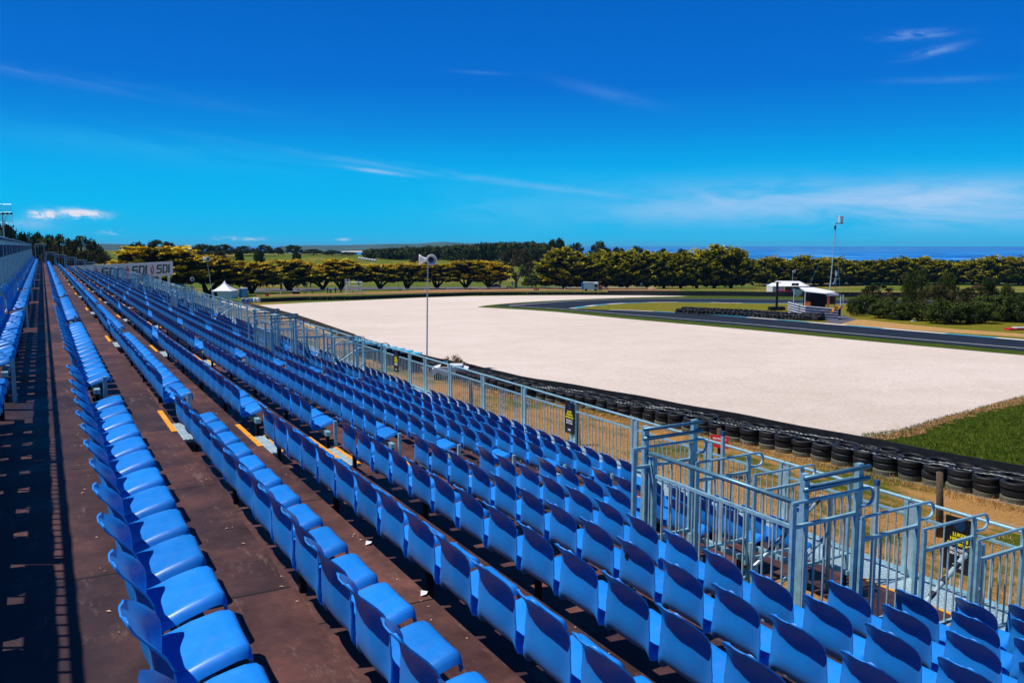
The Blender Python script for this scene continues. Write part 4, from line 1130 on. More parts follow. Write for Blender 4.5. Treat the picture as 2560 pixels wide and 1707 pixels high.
# people
def person(name,loc,ang,pose,shirt,trouser,label,parent=None):
    b=[];E=[];Rr=[]
    def J(p,r,par): b.append(p);Rr.append(r); 
    if pose=='stand':
        pts=[((0,0,.95),.15,None),((0,0,1.2),.15,0),((0,0,1.42),.13,1),((0,0,1.53),.06,2),((.02,0,1.62),.09,3),((.03,0,1.73),.085,4),
             ((0,.17,1.42),.07,2),((.03,.22,1.15),.05,6),((.14,.20,.92),.04,7),((0,-.17,1.42),.07,2),((.0,-.23,1.15),.05,9),((.04,-.25,.9),.04,10),
             ((0,.1,.85),.11,0),((.03,.11,.48),.075,12),((0,.12,.06),.05,13),((.14,.12,.03),.04,14),((0,-.1,.85),.11,0),((-.03,-.11,.48),.075,16),((-.05,-.12,.06),.05,17),((.09,-.12,.03),.04,18)]
    else:
        pts=[((0,0,.5),.16,None),((-.02,0,.75),.15,0),((0,0,.98),.13,1),((.02,0,1.08),.06,2),((.04,0,1.17),.09,3),((.05,0,1.27),.085,4),
             ((0,.17,.98),.07,2),((.08,.2,.75),.05,6),((.3,.14,.62),.04,7),((0,-.17,.98),.07,2),((.08,-.2,.75),.05,9),((.3,-.14,.62),.04,10),
             ((.05,.1,.47),.11,0),((.42,.12,.47),.08,12),((.44,.12,.08),.05,13),((.58,.12,.04),.04,14),((.05,-.1,.47),.11,0),((.42,-.12,.47),.08,16),((.44,-.12,.08),.05,17),((.58,-.12,.04),.04,18)]
    me=bpy.data.meshes.new('person');me.from_pydata([p for p,_,_ in pts],[(i,q) for i,(_,_,q) in enumerate(pts) if q is not None],[])
    o=bpy.data.objects.new('person',me);C.objects.link(o);m=o.modifiers.new('s','SKIN');m.use_smooth_shade=True
    for i,(p,r,q) in enumerate(pts): me.skin_vertices[0].data[i].radius=(r,r*(1.25 if i in (0,1,2) else 1))
    me.skin_vertices[0].data[0].use_root=True
    o.modifiers.new('d','SUBSURF').levels=1
    dg=bpy.context.evaluated_depsgraph_get();me2=bpy.data.meshes.new_from_object(o.evaluated_get(dg));bpy.data.objects.remove(o)
    o=bpy.data.objects.new('person',me2);C.objects.link(o)
    me2.materials.clear()
    for mm in (shirt,trouser,'skin','ntext'): me2.materials.append(M[mm])
    zs=1.5 if pose=='stand' else 1.05
    for pl in me2.polygons:
        z=pl.center[2];x=pl.center[0]
        pl.material_index=(3 if (z>zs+.17 or x<0) else 2) if z>zs else (1 if z<(.9 if pose=='stand' else .58) else 0)
    o.location=tuple(map(float,loc));o.rotation_euler=(0,0,ang);tag(o,label,'person');return o
fa=math.atan2(-FH[1],-FH[0])
for i,(x,y,pose,sh_,l) in enumerate([(730.5,733.5,'stand','dark','person standing in dark clothes at the left of the group under the cypresses'),(839,734,'stand','dark','person standing in dark clothes near the camera scaffold'),(819,733.5,'stand','dark','person standing beside the cypress trunk in dark clothes'),(745,733,'sit','dark','person seated behind the white pamphlet table'),(766,733.5,'sit','blue','person seated in blue at the middle of the group'),(780,734,'sit','dark','person seated in dark clothes right of the blue seated person'),(826,734,'sit','dark','person seated in dark clothes beside the standing pair'),(852,733.5,'sit','dark','person seated nearest the camera scaffold')]):
    p=G(x,y);person('person',p,fa+rnd.uniform(-.7,.7),pose,sh_,'ntext',l)
    if pose=='sit':
        Lc=Loc(x,y);b=MB();q=Lc(0,.1,0)
        Lc.box(b,0,.05,.40,.45,.45,.05);Lc.box(b,0,.28,.65,.45,.05,.5)
        ch=empty('folding_chair',q,'dark folding chair under the %s'%l.replace('person ','person ').split(' in ')[0] if False else 'dark folding chair under the '+l.split(' in ')[0].replace('person ','').replace('behind the white pamphlet table','figure behind the table'),'chair','folding chairs under the cypresses')
        fin(b,'seat_and_back','dark',ch);b=MB()
        for sx in (-.2,.2):
            for sy in (-.12,.25): b.tube([Lc(sx,sy,0),Lc(sx,sy,.4)],.02,5)
        fin(b,'legs','dark',ch)
L=Loc(886,735.5);person('person',L(1.1,0,2.17),fa,'stand','blue','ntext','person in blue standing on the camera scaffold platform')
# table
L=Loc(741,735);e=L.emp('trestle_table','dark table with white sheets in front of the seated group','table');b=MB();L.box(b,0,0,.74,1.8,.7,.05);fin(b,'tabletop','white2',e);b=MB();L.box(b,0,0,.36,1.7,.6,.70);fin(b,'table_skirt','dark',e)
L=Loc(668,741);e=L.emp('red_box','small bright red box on the verge left of the group','box');b=MB();L.box(b,0,0,.28,.75,.5,.56);fin(b,'case','red',e);b=MB();L.box(b,0,0,.60,.8,.55,.07);fin(b,'lid','red',e)
# orange roofed shelter
L=Loc(688,724);e=L.emp('ticket_shelter','small shelter with an orange roof behind the cypresses','shelter')
b=MB();b.prism([L(-2.4,-1,2.3),L(2.4,-1,2.3),L(1.9,-1,3.0),L(-2.4,-1,3.2)],FH*2);fin(b,'roof','orange',e)
b=MB();L.box(b,2.1,0,1.15,.3,1.6,2.3);L.box(b,-2.0,0,1.15,.12,.12,2.3);fin(b,'wall','wood',e)
# purple car
L=Loc(1240,720);e=L.emp('parked_car','small rounded purple car parked under the golden cypress','car')
b=MB();prof=[(-2.0,.35),(-2.02,.75),(-1.75,.95),(-1.35,1.05),(-.9,1.38),(-.3,1.56),(.4,1.55),(1.0,1.35),(1.5,1.05),(1.85,.85),(2.0,.6),(1.98,.35)]
b.prism([L(x,-.8,z) for x,z in prof],FH*1.6);fin(b,'body','magenta',e)
b=MB()
for x0,x1 in ((-1.1,-.15),(-.05,.95)): b.prism([L(x0,-.82,1.05),L(x1,-.82,1.05),L(x1-(.25 if x1>0 else .0),-.82,1.42),L(x0+(.3 if x0<-.5 else 0),-.82,1.42)],FH*.015)
fin(b,'window','glass',e)
for x in (-1.3,1.3):
    b=MB();b.lathe(L(x,-.84,.33),[(.33,0),(.33,.2)],14,np.array([FH[0],FH[1],0]));b.lathe(L(x,-.85,.33),[(.01,0),(.16,.0),(.16,.02)],10,np.array([FH[0],FH[1],0]));fin(b,'wheel','black',e)
b=MB();b.lathe(L(-1.97,-.6,.72),[(.13,-.03),(.13,.05)],10,np.array([-RV[0],-RV[1],0]));fin(b,'headlight','white',e)
# red quad bike right of the car
L=Loc(1272,721.5);e=L.emp('quad_bike','small red machine parked beside a dark post right of the purple car','quad bike')
b=MB();b.prism([L(-.8,-.4,.5),L(.9,-.4,.5),L(.9,-.4,.85),L(.3,-.4,.8),L(0,-.4,1.1),L(-.3,-.4,.85),L(-.8,-.4,.9)],FH*.8);fin(b,'body','red',e)
for x in (-.6,.6):
    b=MB();b.lathe(L(x,-.5,.35),[(.35,0),(.35,1.0)],12,np.array([FH[0],FH[1],0]));fin(b,'wheel','black',e)
# small notice boards and posts
def notice(px,py,w,h,z,mat,label):
    L=Loc(px,py);e=L.emp('notice_board',label,'notice board','small notices beyond the gravel');b=MB();L.box(b,0,-.06,z,w,.05,h);fin(b,'panel',mat,e);b=MB();b.tube([L(0,0,0),L(0,0,z)],.06,6);fin(b,'pole','white2',e)
    if mat=='white':
        b=MB();b.lathe(L(0,-.09,z+h*.12),[(.01,0),(w*.18,.0),(w*.18,.01)],10,-np.array([FH[0],FH[1],0]));fin(b,'emblem','ntext',e)
notice(1281,722,.75,1.5,1.9,'white','white notice board first right of the purple car')
notice(1330,721,.75,1.4,1.8,'white','white notice board midway between the purple car and food van')
notice(1375,721,.8,.9,1.6,'skyblue','low pale blue notice left of the taller narrow one')
notice(1388,721,.5,1.5,1.8,'skyblue','narrow pale blue notice left of the tall olive cypress')
notice(1199,727,.5,.6,.8,'white','tiny white notice on the rail fence left of the purple car')
notice(1010,731,.6,.5,.8,'white','tiny white notice on the rail fence left of the central pole')
notice(1603,722,.8,.8,1.7,'white','small white notice right of the food van')
L=Loc(1341,726);e=L.emp('cable_box','black box with an orange lid and two white squares','box');b=MB();L.box(b,0,0,.35,1.6,.8,.7);fin(b,'case','signblack',e);b=MB();L.box(b,0,0,.75,1.7,.9,.12);fin(b,'lid','orange',e);b=MB();L.box(b,-.3,-.42,.35,.4,.03,.35);L.box(b,.35,-.42,.35,.4,.03,.35);fin(b,'window','white',e)
b=MB();L=Loc(1630,724.5);b.lathe(L.o,[(1.6,-.1),(1.3,.35),(.7,.75),(.2,.95),(.02,1.0)],14);tag(b.build('dirt_mound','dirt',None,True),'small mound of reddish dirt under the cypresses','mound')
# food van
L=Loc(1480,727.5);e=L.emp('food_van','white food van with a blue end and open serving hatch','van')
b=MB();L.box(b,-.4,0,1.6,4.6,2.2,2.4);fin(b,'body','white',e)
b=MB();L.box(b,-2.95,.1,1.5,.5,2.1,2.2);fin(b,'cab','blue',e)
b=MB();L.box(b,1.15,-1.12,1.75,.9,.05,1.0);fin(b,'hatch','glass',e)
b=MB();L.box(b,1.15,-1.4,2.35,1.1,.6,.06);fin(b,'hatch_flap','white',e)
b=MB();L.box(b,2.6,0,1.0,1.1,1.8,1.3);fin(b,'counter','orange',e)
b=MB();L.box(b,-.1,-1.12,2.55,.5,.03,.25);fin(b,'menu_panel','red',e)
for x in (-2.0,1.0):
    b=MB();b.lathe(L(x,-1.15,.38),[(.38,0),(.38,.25)],14,np.array([FH[0],FH[1],0]));fin(b,'wheel','black',e)
# marquee
L=Loc(1980,731.5);e=L.emp('marquee','large white marquee with a pitched roof and dark open side','marquee')
b=MB();w=7.0;b.prism([L(-w,-2.5,2.0),L(-w+1.3,0,4.0),L(-w,2.5,2.0)],[0,0,.01]);
P=[L(-6.6,-3,1.95),L(3.2,-3,1.95),L(6.4,3,1.7),L(-6.6,3,1.95),L(-4.4,0,3.4),L(2.0,0,3.3)]
b=MB();b.add(P,[(0,1,5,4),(1,2,5),(2,3,4,5),(3,0,4)]);fin(b,'roof','white',e)
b=MB();L.box(b,-4.9,-2.9,1.0,3.3,.05,2.0);L.box(b,-6.5,0,1,.05,5.8,2.0);L.box(b,2.0,-2.9,1,.5,.05,2.0);fin(b,'side_wall','white2',e)
b=MB();L.box(b,-.6,-2.6,.95,4.6,.05,1.9);L.box(b,4.4,.2,.95,4.2,.05,1.9);fin(b,'dark_opening','maroon',e)
b=MB();L.box(b,-.2,-3.1,2.5,2.0,.08,.75);fin(b,'sign_panel','maroon',e)
textmesh('PIT',.5,'wtext',(L.R,np.array([0,0,1.]),-L.F),L(-.2,-3.15,2.5),None,'sign_lettering',bold=.01).parent=e
tl=[o for o in bpy.data.objects if o.name.startswith('sign_lettering')][-1];tl.matrix_parent_inverse=Matrix.Translation(-Vector(e.location))
b=MB();L.box(b,-3.5,-3.3,.45,4.6,.5,.5);tag(b.build('red_barrier','red'),'low red barrier in front of the white marquee','barrier')
L=Loc(1927,731);e=L.emp('service_truck','dark blue service truck with an orange base left of the marquee','truck')
b=MB();L.box(b,0,0,1.5,1.9,2.2,1.9);fin(b,'box_body','blue',e);b=MB();L.box(b,0,-.1,.45,2.2,2.2,.4);fin(b,'chassis','orange',e)
for x in (-.7,.7):
    b=MB();b.lathe(L(x,-1.2,.3),[(.3,0),(.3,.2)],10,np.array([FH[0],FH[1],0]));fin(b,'wheel','black',e)
b=MB();L.box(b,0,-1.13,1.5,1.0,.03,1.0);fin(b,'window','glass',e)
# ------------------------------------------------------------------ marshal post
L=Loc(2040,800);k=L.u
X=lambda px:(px-2040)*k
Zp=lambda py:(800-py)*k
e=L.emp('marshal_post','fenced marshal post with a white sloping roof behind white striped blue tyres','marshal post')
b=MB();L.box(b,X(2046),1.6,Zp(752),1.9,2.2,1.6);fin(b,'cabin','dark',e)
b=MB();b.prism([L(X(2008),-.3,Zp(729)),L(X(2056),-.6,Zp(734)),L(X(2092),.6,Zp(731)),L(X(2050),2.6,Zp(722)),L(X(2014),2.6,Zp(722))],[0,0,.06]);fin(b,'roof','white',e)
b=MB();b.prism([L(X(1976),0,Zp(721)),L(X(2006),0,Zp(726)),L(X(2008),1,Zp(740)),L(X(1994),.6,Zp(742)),L(X(1984),.2,Zp(736))],[0,0,.04]);fin(b,'canopy','steel',e)
b=MB()
for px,y0,y1 in ((1981,723,775),(2009,730,775),(2066,733,775),(2098,738,766),(2104,736,770)): b.tube([L(X(px),-.2,Zp(y1)),L(X(px),-.2,Zp(y0))],.05,6)
fin(b,'post','white2',e)
b=MB()
for i in range(12):
    z=Zp(766)+i*(Zp(737)-Zp(766))/11;b.tube([L(X(2009),-.2,z),L(X(2066),-.2,z)],.012,4)
for i in range(22):
    x=X(2009)+i*(X(2066)-X(2009))/21;b.tube([L(x,-.2,Zp(768)),L(x,-.2,Zp(737))],.008,4)
fin(b,'wire_screen','dark',e)
b=MB();L.box(b,X(2085),1.5,Zp(738),1.6,1.4,.28);fin(b,'rear_roof','white',e)
b=MB();L.box(b,X(2085),1.5,Zp(752),1.3,.1,1.0);fin(b,'rear_wall','maroon',e)
b=MB();L.box(b,X(2067),-.35,Zp(755),.14,.14,1.25);fin(b,'padded_pole','orange',e)
b=MB();L.box(b,X(2015.5),-.3,Zp(758.5),.62,.03,.42);ps_=fin(b,'post_number_board','orange',e)
t=textmesh('P13',.30,'ntext',(L.R,np.array([0,0,1.]),-L.F),L(X(2015.5),-.33,Zp(758.5)),None,'post_number',bold=.008);t.parent=ps_;t.matrix_parent_inverse=Matrix.Translation(-Vector(e.location)) 
b=MB();L.box(b,X(2080),-.4,Zp(767),.1,.02,.1);
# striped tyre barrier
ee=Loc(2040,797);st=ee.emp('striped_tyre_barrier','dark blue tyre barrier with white painted bands under the marshal post','tyre barrier')
b=MB();w=MB()
A=[(X(1978),.9,Zp(756)),(X(2006),-.8,Zp(763.5)),(X(2086),-1.1,Zp(770))]
for (x0,y0,z0),(x1,y1,z1) in zip(A[:-1],A[1:]):
    for i in range(9):
        f0=i/9;f1=(i+1)/9;rows=5
        for rr in range(rows*2):
            def pt(f,z_,o=0): 
                x=x0+(x1-x0)*f;y=y0+(y1-y0)*f;zt=z0+(z1-z0)*f;return L(x,y-o,zt-z_)
            h_=.145
            tgt=w if rr%2==0 else b;o=.03 if rr%2==0 else 0
            q=[pt(f0,rr*h_,o),pt(f1,rr*h_,o),pt(f1,rr*h_+h_-.002,o),pt(f0,rr*h_+h_-.002,o)]
            tgt.prism(q[::-1],L.F*.55)
fin(b,'tyre_row','navy',st);fin(w,'white_band','white',st)
# yellow flag, bin, poles
L2=Loc(2085,797);e=L2.emp('yellow_flag','yellow flag draped over the end of the striped tyre barrier','flag')
b=MB();V=[];n=7
for i in range(n):
    for j in range(3):
        t=i/(n-1);V.append(L(X(2064+28*t),-1.45+.08*math.sin(i*2+j),Zp(774-12*t-4*math.sin(t*3.1))-j*.16))
b.add(V,[(i*3+j,i*3+j+1,i*3+j+4,i*3+j+3) for i in range(n-1) for j in range(2)]);fin(b,'flag_cloth','yellow',e)
b=MB();b.tube([L(X(2078),-1.35,Zp(763)),L(X(2094),-1.35,Zp(770))],.02,5);fin(b,'flag_stick','white',e)
L3=Loc(2094,791);e=L3.emp('wheelie_bin','dark green wheelie bin right of the marshal post','bin');b=MB();L3.box(b,0,0,.6,.55,.6,1.1);fin(b,'bin_body','navy',e);b=MB();L3.box(b,0,0,1.18,.6,.65,.08);fin(b,'lid','dark',e)
b=MB();L3.box(b,0,-.1,.1,.1,.1,.1)
# mast with guy wires
Lm=Loc(2067,798);km=Lm.u;e=Lm.emp('camera_mast','tall guyed mast with a white camera housing above the marshal post','mast')
top=Lm(.75,0,(798-572)*km+.0)
Zm=lambda py:(798-py)*km
b=MB();b.tube([Lm(0,0,0),Lm(.3,0,Zm(690)),Lm(.62,0,Zm(562))],[.07,.06,.045],8);fin(b,'pole','steel_pale',e)
b=MB();Lm.box(b,1.0,0,Zm(560),.8,.3,.09);Lm.box(b,.5,0,Zm(570),.12,.12,.5);fin(b,'bracket','dark',e)
b=MB();Lm.box(b,.98,0,Zm(550.5),.09,.4,.85);Lm.box(b,1.32,0,Zm(550.5),.09,.4,.85);Lm.box(b,1.15,0,Zm(543.5),.35,.4,.1);Lm.box(b,.72,0,Zm(543.5),.35,.1,.08);fin(b,'camera_housing','white',e)
b=MB();b.tube([Lm(.3,0,Zm(568)),Lm(.28,0,Zm(558))],.03,5);fin(b,'antenna','white',e)
b=MB()
for dx,dy in ((-3.6,2),(3.6,2),(0,-3.5)): b.tube([Lm(.5,0,Zm(575)),Lm(.5+dx,dy,.3)],.008,4)
fin(b,'guy_wire','skyblue',e)
Lm=Loc(2085,798);e=Lm.emp('signal_pole','slim pole with a white light box and a furled white flag','pole')
b=MB();b.tube([Lm(0,0,0),Lm(.03,0,Zm(690))],.04,7);fin(b,'pole','skyblue',e)
b=MB();Lm.box(b,.03,0,Zm(684),.16,.16,.62);fin(b,'light_box','white',e)
b=MB();b.add([Lm(-.03,-.03,Zm(694)),Lm(-.13,-.03,Zm(694)),Lm(-.2,-.03,Zm(704)),Lm(-.42,-.03,Zm(708)),Lm(-.3,-.03,Zm(712)),Lm(-.12,-.03,Zm(708)),Lm(-.04,-.03,Zm(700))],[(0,1,2,3,4,5,6)]);fin(b,'furled_flag','white',e)
# black gantry post
Lb=Loc(1941,777);kb=Lb.u;e=Lb.emp('speaker_gantry','black post with a flat black top arm standing on a dark block','post')
Zb=lambda py:(777-py)*kb
b=MB();Lb.box(b,0,0,Zb(738),.28,.28,Zb(705)-Zb(772));fin(b,'post','signblack',e)
b=MB();Lb.box(b,-.5,0,Zb(706),1.9,.35,.1);Lb.box(b,.35,0,Zb(720),1.5,.08,.06);fin(b,'arm','signblack',e)
b=MB();Lb.box(b,0,0,.3,2.2,1.2,.62);fin(b,'base_block','black',e)
# loudspeaker poles
def horn(b,b2,c,dirv,s=1.):
    b.lathe(c,[(.02,-.35*s),(.12*s,-.3*s),(.14*s,-.05*s),(.2*s,.1*s),(.34*s,.3*s),(.36*s,.34*s),(.30*s,.33*s),(.14*s,.1*s)],16,dirv,cap=False)
    b2.lathe(c,[(.13*s,.12*s),(.16*s,.28*s),(.08*s,.30*s),(.01,.30*s)],12,dirv,cap=False)
def spk(px,py,ytop,lean,label,s=1.,two=True,mat='steel_pale'):
    L=Loc(px,py);z=(ytop-py)*-L.u;e=L.emp('loudspeaker_pole',label,'loudspeaker pole','loudspeaker poles')
    b=MB();b.tube([L(0,0,-.3),L(lean*.5,0,z*.5),L(lean,0,z-.3*s)],[.05,.045,.035],8);fin(b,'pole',mat,e)
    b=MB();b2=MB();T=L(lean,0,z);horn(b,b2,T+L.R*.18*s,-L.F*.95+L.R*.3,s)
    if two: horn(b,b2,T-L.R*.22*s+L.F*.1,-L.R*.95-L.F*.15,s)
    fin(b,'horn_speaker','white',e,True);fin(b2,'speaker_driver','signblack',e,True)
spk(1067,921,648,.12,'tall loudspeaker pole in front of the gravel at centre left',.88)
spk(532,745,648,-.95,'leaning loudspeaker pole beside the peaked tent',1.5,mat='white')
spk(483,750,698,-.2,'short loudspeaker pole left of the leaning one',1.2,False,'wood')
spk(1980,731,679,0,'small loudspeaker pole behind the white marquee',1.2,False)
L=Loc(377,745,);e=L.emp('white_lamp_mast','white topped pole rising behind the billboard','pole')
b=MB();b.tube([L(0,0,0),L(-.3,0,(745-636)*L.u)],.07,6);fin(b,'pole','white2',e);b=MB();b.tube([L(-.35,0,(745-634)*L.u),L(-.35,0,(745-614)*L.u)],.10,8);b.lathe(L(-.35,0,(745-636)*L.u),[(.22,0),(.14,.5)],8);fin(b,'antenna','white',e)
# floodlight mast at far left
L=Loc(17,700,d=48,z=-9.);kk=48/F0
e=L.emp('antenna_mast','mast with four wire grid antenna panels at the far left edge','mast')
Zl=lambda py:-L.o[2]+(615-py)*kk
b=MB();b.tube([L(.1,0,0),L(0,0,Zl(534))],.035,8);b.tube([L(0,0,Zl(560)),L(.27,0,Zl(540))],.015,6);fin(b,'pole','steel_pale',e)
b=MB();b.tube([L(-.9,0,Zl(534.5)),L(.55,0,Zl(536.5))],.03,8)
for x in (-.6,-.2,.05,.27,.52): L.box(b,x,0,Zl(535.5),.06,.1,.12)
fin(b,'cross_arm','dark',e)
b=MB()
for (x0,x1,y0,y1) in ((-.55,-.04,512,533),(.02,.52,513,532),(-.55,-.04,540,557),(.06,.54,540,558)):
    for i in range(9):
        x=x0+(x1-x0)*i/8;b.tube([L(x,.05,Zl(y0)),L(x,.05,Zl(y1))],.006,4)
    for y in (y0,y1): b.tube([L(x0,.05,Zl(y)),L(x1,.05,Zl(y))],.011,4)
fin(b,'grid_panel','steel_pale',e)
# hay bales
for i in range(7):
    L=Loc(900+i*6.4,d=548-i*3)
    e=L.emp('hay_bale','pale wrapped round hay bale, %s from the left in the line on the far field'%ordn(i+1),'hay bale','wrapped hay bales on the far field')
    b=MB();b.lathe(L(-.75,0,.7),[(.6,0),(.72,.1),(.72,1.4),(.6,1.5)],14,L.R);fin(b,'wrap','white2',e,True)
    b=MB();b.lathe(L(-.77,0,.7),[(.01,0),(.5,0),(.5,.02)],12,L.R);fin(b,'bale_end','straw',e)
# billboard
p0=at(433,147);p1=at(172,112);z1=-38*147/F0;z0=-72*147/F0
dv=p1-p0;dv[2]=0;Lb_=np.linalg.norm(dv);dv/=Lb_;nn=np.array([dv[1],-dv[0],0]);
if nn@RV<0: nn=-nn
e=empty('billboard',(p0[0],p0[1],p0[2]),'long white advertising billboard with dark lettering and red emblems','billboard')
b=MB();ang=math.atan2(dv[1],dv[0]);cc=p0+dv*Lb_/2;b.box((cc[0],cc[1],(z0+z1)/2),(Lb_,.12,z1-z0),ang);fin(b,'panel','white2',e)
s=1.2
while s<Lb_:
    b=MB();q=p0+dv*s-nn*.3;b.box((q[0],q[1],(float(terrain(q[0],q[1]))-.2+z0+.3)/2),(.45,.25,z0+.3-float(terrain(q[0],q[1]))+.2),ang);s+=3.6 if s<4 else 9;fin(b,'leg','white2',e)
BBb=(-dv,np.array([0,0,1.]),nn)
Hb=z1-z0;zc=(z0+z1)/2
def strokes(b,polys,s0,wid,hgt):
    # polys in unit coordinates (x right, y up), drawn leftwards from distance s0
    for pl in polys:
        P=[p0+dv*(s0-(x+.12*y)*wid)+nn*.075+np.array([0,0,(zc-p0[2])+(y-.5)*hgt]) for x,y in pl]
        b.prism(P,nn*.01)
S_=[[(.02,.74),(.08,.9),(.17,1),(.95,1),(.92,.82),(.30,.82),(.28,.72),(.02,.56)],[(.02,.56),(.28,.72),(.28,.62),(.95,.62),(.95,.60),(.92,.44),(.30,.44),(.1,.46)],[(.95,.60),(.92,.44),(.74,.40),(.70,.2),(.90,.12),(.96,.25)],[(.70,.2),(.90,.12),(.8,.02),(.72,0),(.0,0),(.02,.18),(.66,.18)]]
D_=[[(.0,0),(.0,1),(.24,1),(.24,0)],[(.24,1),(.72,1),(.72,.82),(.24,.82)],[(.72,1),(.92,.85),(.95,.7),(.72,.66),(.72,.82)],[(.95,.7),(.92,.2),(.68,.3),(.72,.66)],[(.92,.2),(.8,.04),(.68,0),(.64,.18),(.68,.3)],[(.68,0),(.24,0),(.24,.18),(.64,.18)]]
I_=[[(.0,0),(.0,1),(.30,1),(.30,0)]]
s=1.2+ .0
unit=9.9;q=0
while s+8<Lb_:
    b=MB();hg=Hb*.62
    strokes(b,I_,s+1.05,2.2,hg);strokes(b,D_,s+3.45,2.3,hg);strokes(b,S_,s+5.95,2.3,hg);fin(b,'dark_lettering','ntext',e)
    # red curled horn emblem
    b=MB();ec=p0+dv*(s+7.35)+nn*.07+np.array([0,0,zc-p0[2]]);R0=Hb*.33
    def EP(a,r,sx=.95): return ec-dv*math.cos(a)*r*sx+np.array([0,0,math.sin(a)*r])
    n=26
    for i in range(n):
        a0=2.0-i*.34;a1=a0-.36;r0=R0*(1-.62*i/n);r1=R0*(1-.62*(i+1)/n);wd=R0*(.34-.16*i/n)
        b.prism([EP(a0,r0),EP(a1,r1),EP(a1,r1-wd),EP(a0,r0-wd)],nn*.012)
    for i in range(10):
        a0=2.6+.16*i;b.prism([EP(a0,R0*.55),EP(a0,R0*(1.02+.10*(i%2))),EP(a0+.18,R0*(1.02+.10*((i+1)%2))),EP(a0+.18,R0*.5)],nn*.01)
    b.prism([EP(4.3,R0*.3),EP(4.0,R0*1.25),EP(4.6,R0*1.35)],nn*.01)
    fin(b,'red_emblem','red',e)
    b=MB()
    for k_ in (0,.22): b.prism([EP(5.9,R0*.5)-dv*k_,EP(5.9,R0*.62)-dv*k_,EP(5.0,R0*1.2)-dv*(k_-.1),EP(4.92,R0*1.15)-dv*k_],nn*.01)
    fin(b,'emblem_stripe','ntext',e)
    s+=unit*(.93 if q==0 else 1.0);q+=1
# trailer box on the right
L=Loc(2172,783,);e=L.emp('site_trailer','pale grey ribbed box trailer in front of the thicket','trailer')
b=MB();L.box(b,-.1,0,.95,1.75,1.2,.95);fin(b,'body','steel_pale',e)
b=MB()
for i in range(9): L.box(b,-.85+.19*i,-.61,.95,.05,.03,.85)
fin(b,'rib','white2',e)
b=MB()
for x in (-.55,.05): L.box(b,x,-.64,.6,.42,.02,.16)
fin(b,'window','glass',e)
b=MB();L.box(b,.95,-.1,1.0,.32,.3,1.3);L.box(b,.95,-.1,.2,.3,.3,.5);fin(b,'meter_column','white2',e)
b=MB();L.box(b,-.1,0,.22,1.5,1.0,.25);fin(b,'chassis','dark',e)
# frame canopy within the thicket
L=Loc(2380,772);e=L.emp('frame_shelter','light blue open frame shelter half hidden in the thicket','shelter')
b=MB()
for x in (-.9,-.1,.9):
    for y in (0,1.0): b.tube([L(x,y,0),L(x,y,1.15)],.04,6)
fin(b,'frame','skyblue',e);b=MB();L.box(b,0,.5,1.2,2.0,1.2,.1);fin(b,'roof','skyblue',e)
for i,(x,y) in enumerate(((2226,798),(2248,799.5),(2286,804))):
    b=MB();b.lathe(Loc(x,y).o,[(.5,0),(.42,.12),(.2,.2),(.02,.22)],7);tag(b.build('pale_rock','white2'),['leftmost pale rock at the foot of the thicket','middle pale rock at the foot of the thicket','rightmost pale rock at the foot of the thicket'][i],'rock','pale rocks below the thicket')
# red barrier lower right
L=Loc(2556,827);e=L.emp('red_trackside_barrier','low red padded barrier with a pale top at the right edge beside the track','barrier')
b=MB();L.box(b,0,0,.13,3.0,.9,.26);fin(b,'padding','red',e);b=MB();L.box(b,.3,0,.31,2.2,.8,.08);fin(b,'top_cover','white2',e)
# car & red netting, upper right
L=Loc(2540,711);e=L.emp('parked_car','white car parked beyond the red netting near the right edge','car')
b=MB();b.prism([L(x,-.8,z) for x,z in [(-2.1,.35),(-2.1,.85),(-1.3,1.0),(-.8,1.45),(.8,1.45),(1.4,1.0),(2.1,.9),(2.1,.35)]],FH*1.6);fin(b,'body','white',e)
b=MB();b.prism([L(x,-.82,z) for x,z in [(-1.1,1.02),(-.75,1.38),(.75,1.38),(1.2,1.02)]],FH*.02);fin(b,'window','glass',e)
for x in (-1.3,1.3):
    b=MB();b.lathe(L(x,-.84,.33),[(.33,0),(.33,.2)],12,np.array([FH[0],FH[1],0]));fin(b,'wheel','black',e)
P=[G(*p) for p in ((2428,722),(2450,718),(2520,715),(2600,713))];b=MB()
for a,c in zip(P[:-1],P[1:]):
    n=10
    for i in range(n):
        u0=a+(c-a)*i/n;u1=a+(c-a)*(i+.94)/n;b.prism([u0,u1,u1+np.array([0,0,1.0]),u0+np.array([0,0,1.0])],FH*.03)
tag(b.build('safety_netting','red'),'line of red safety netting below the white car','netting')
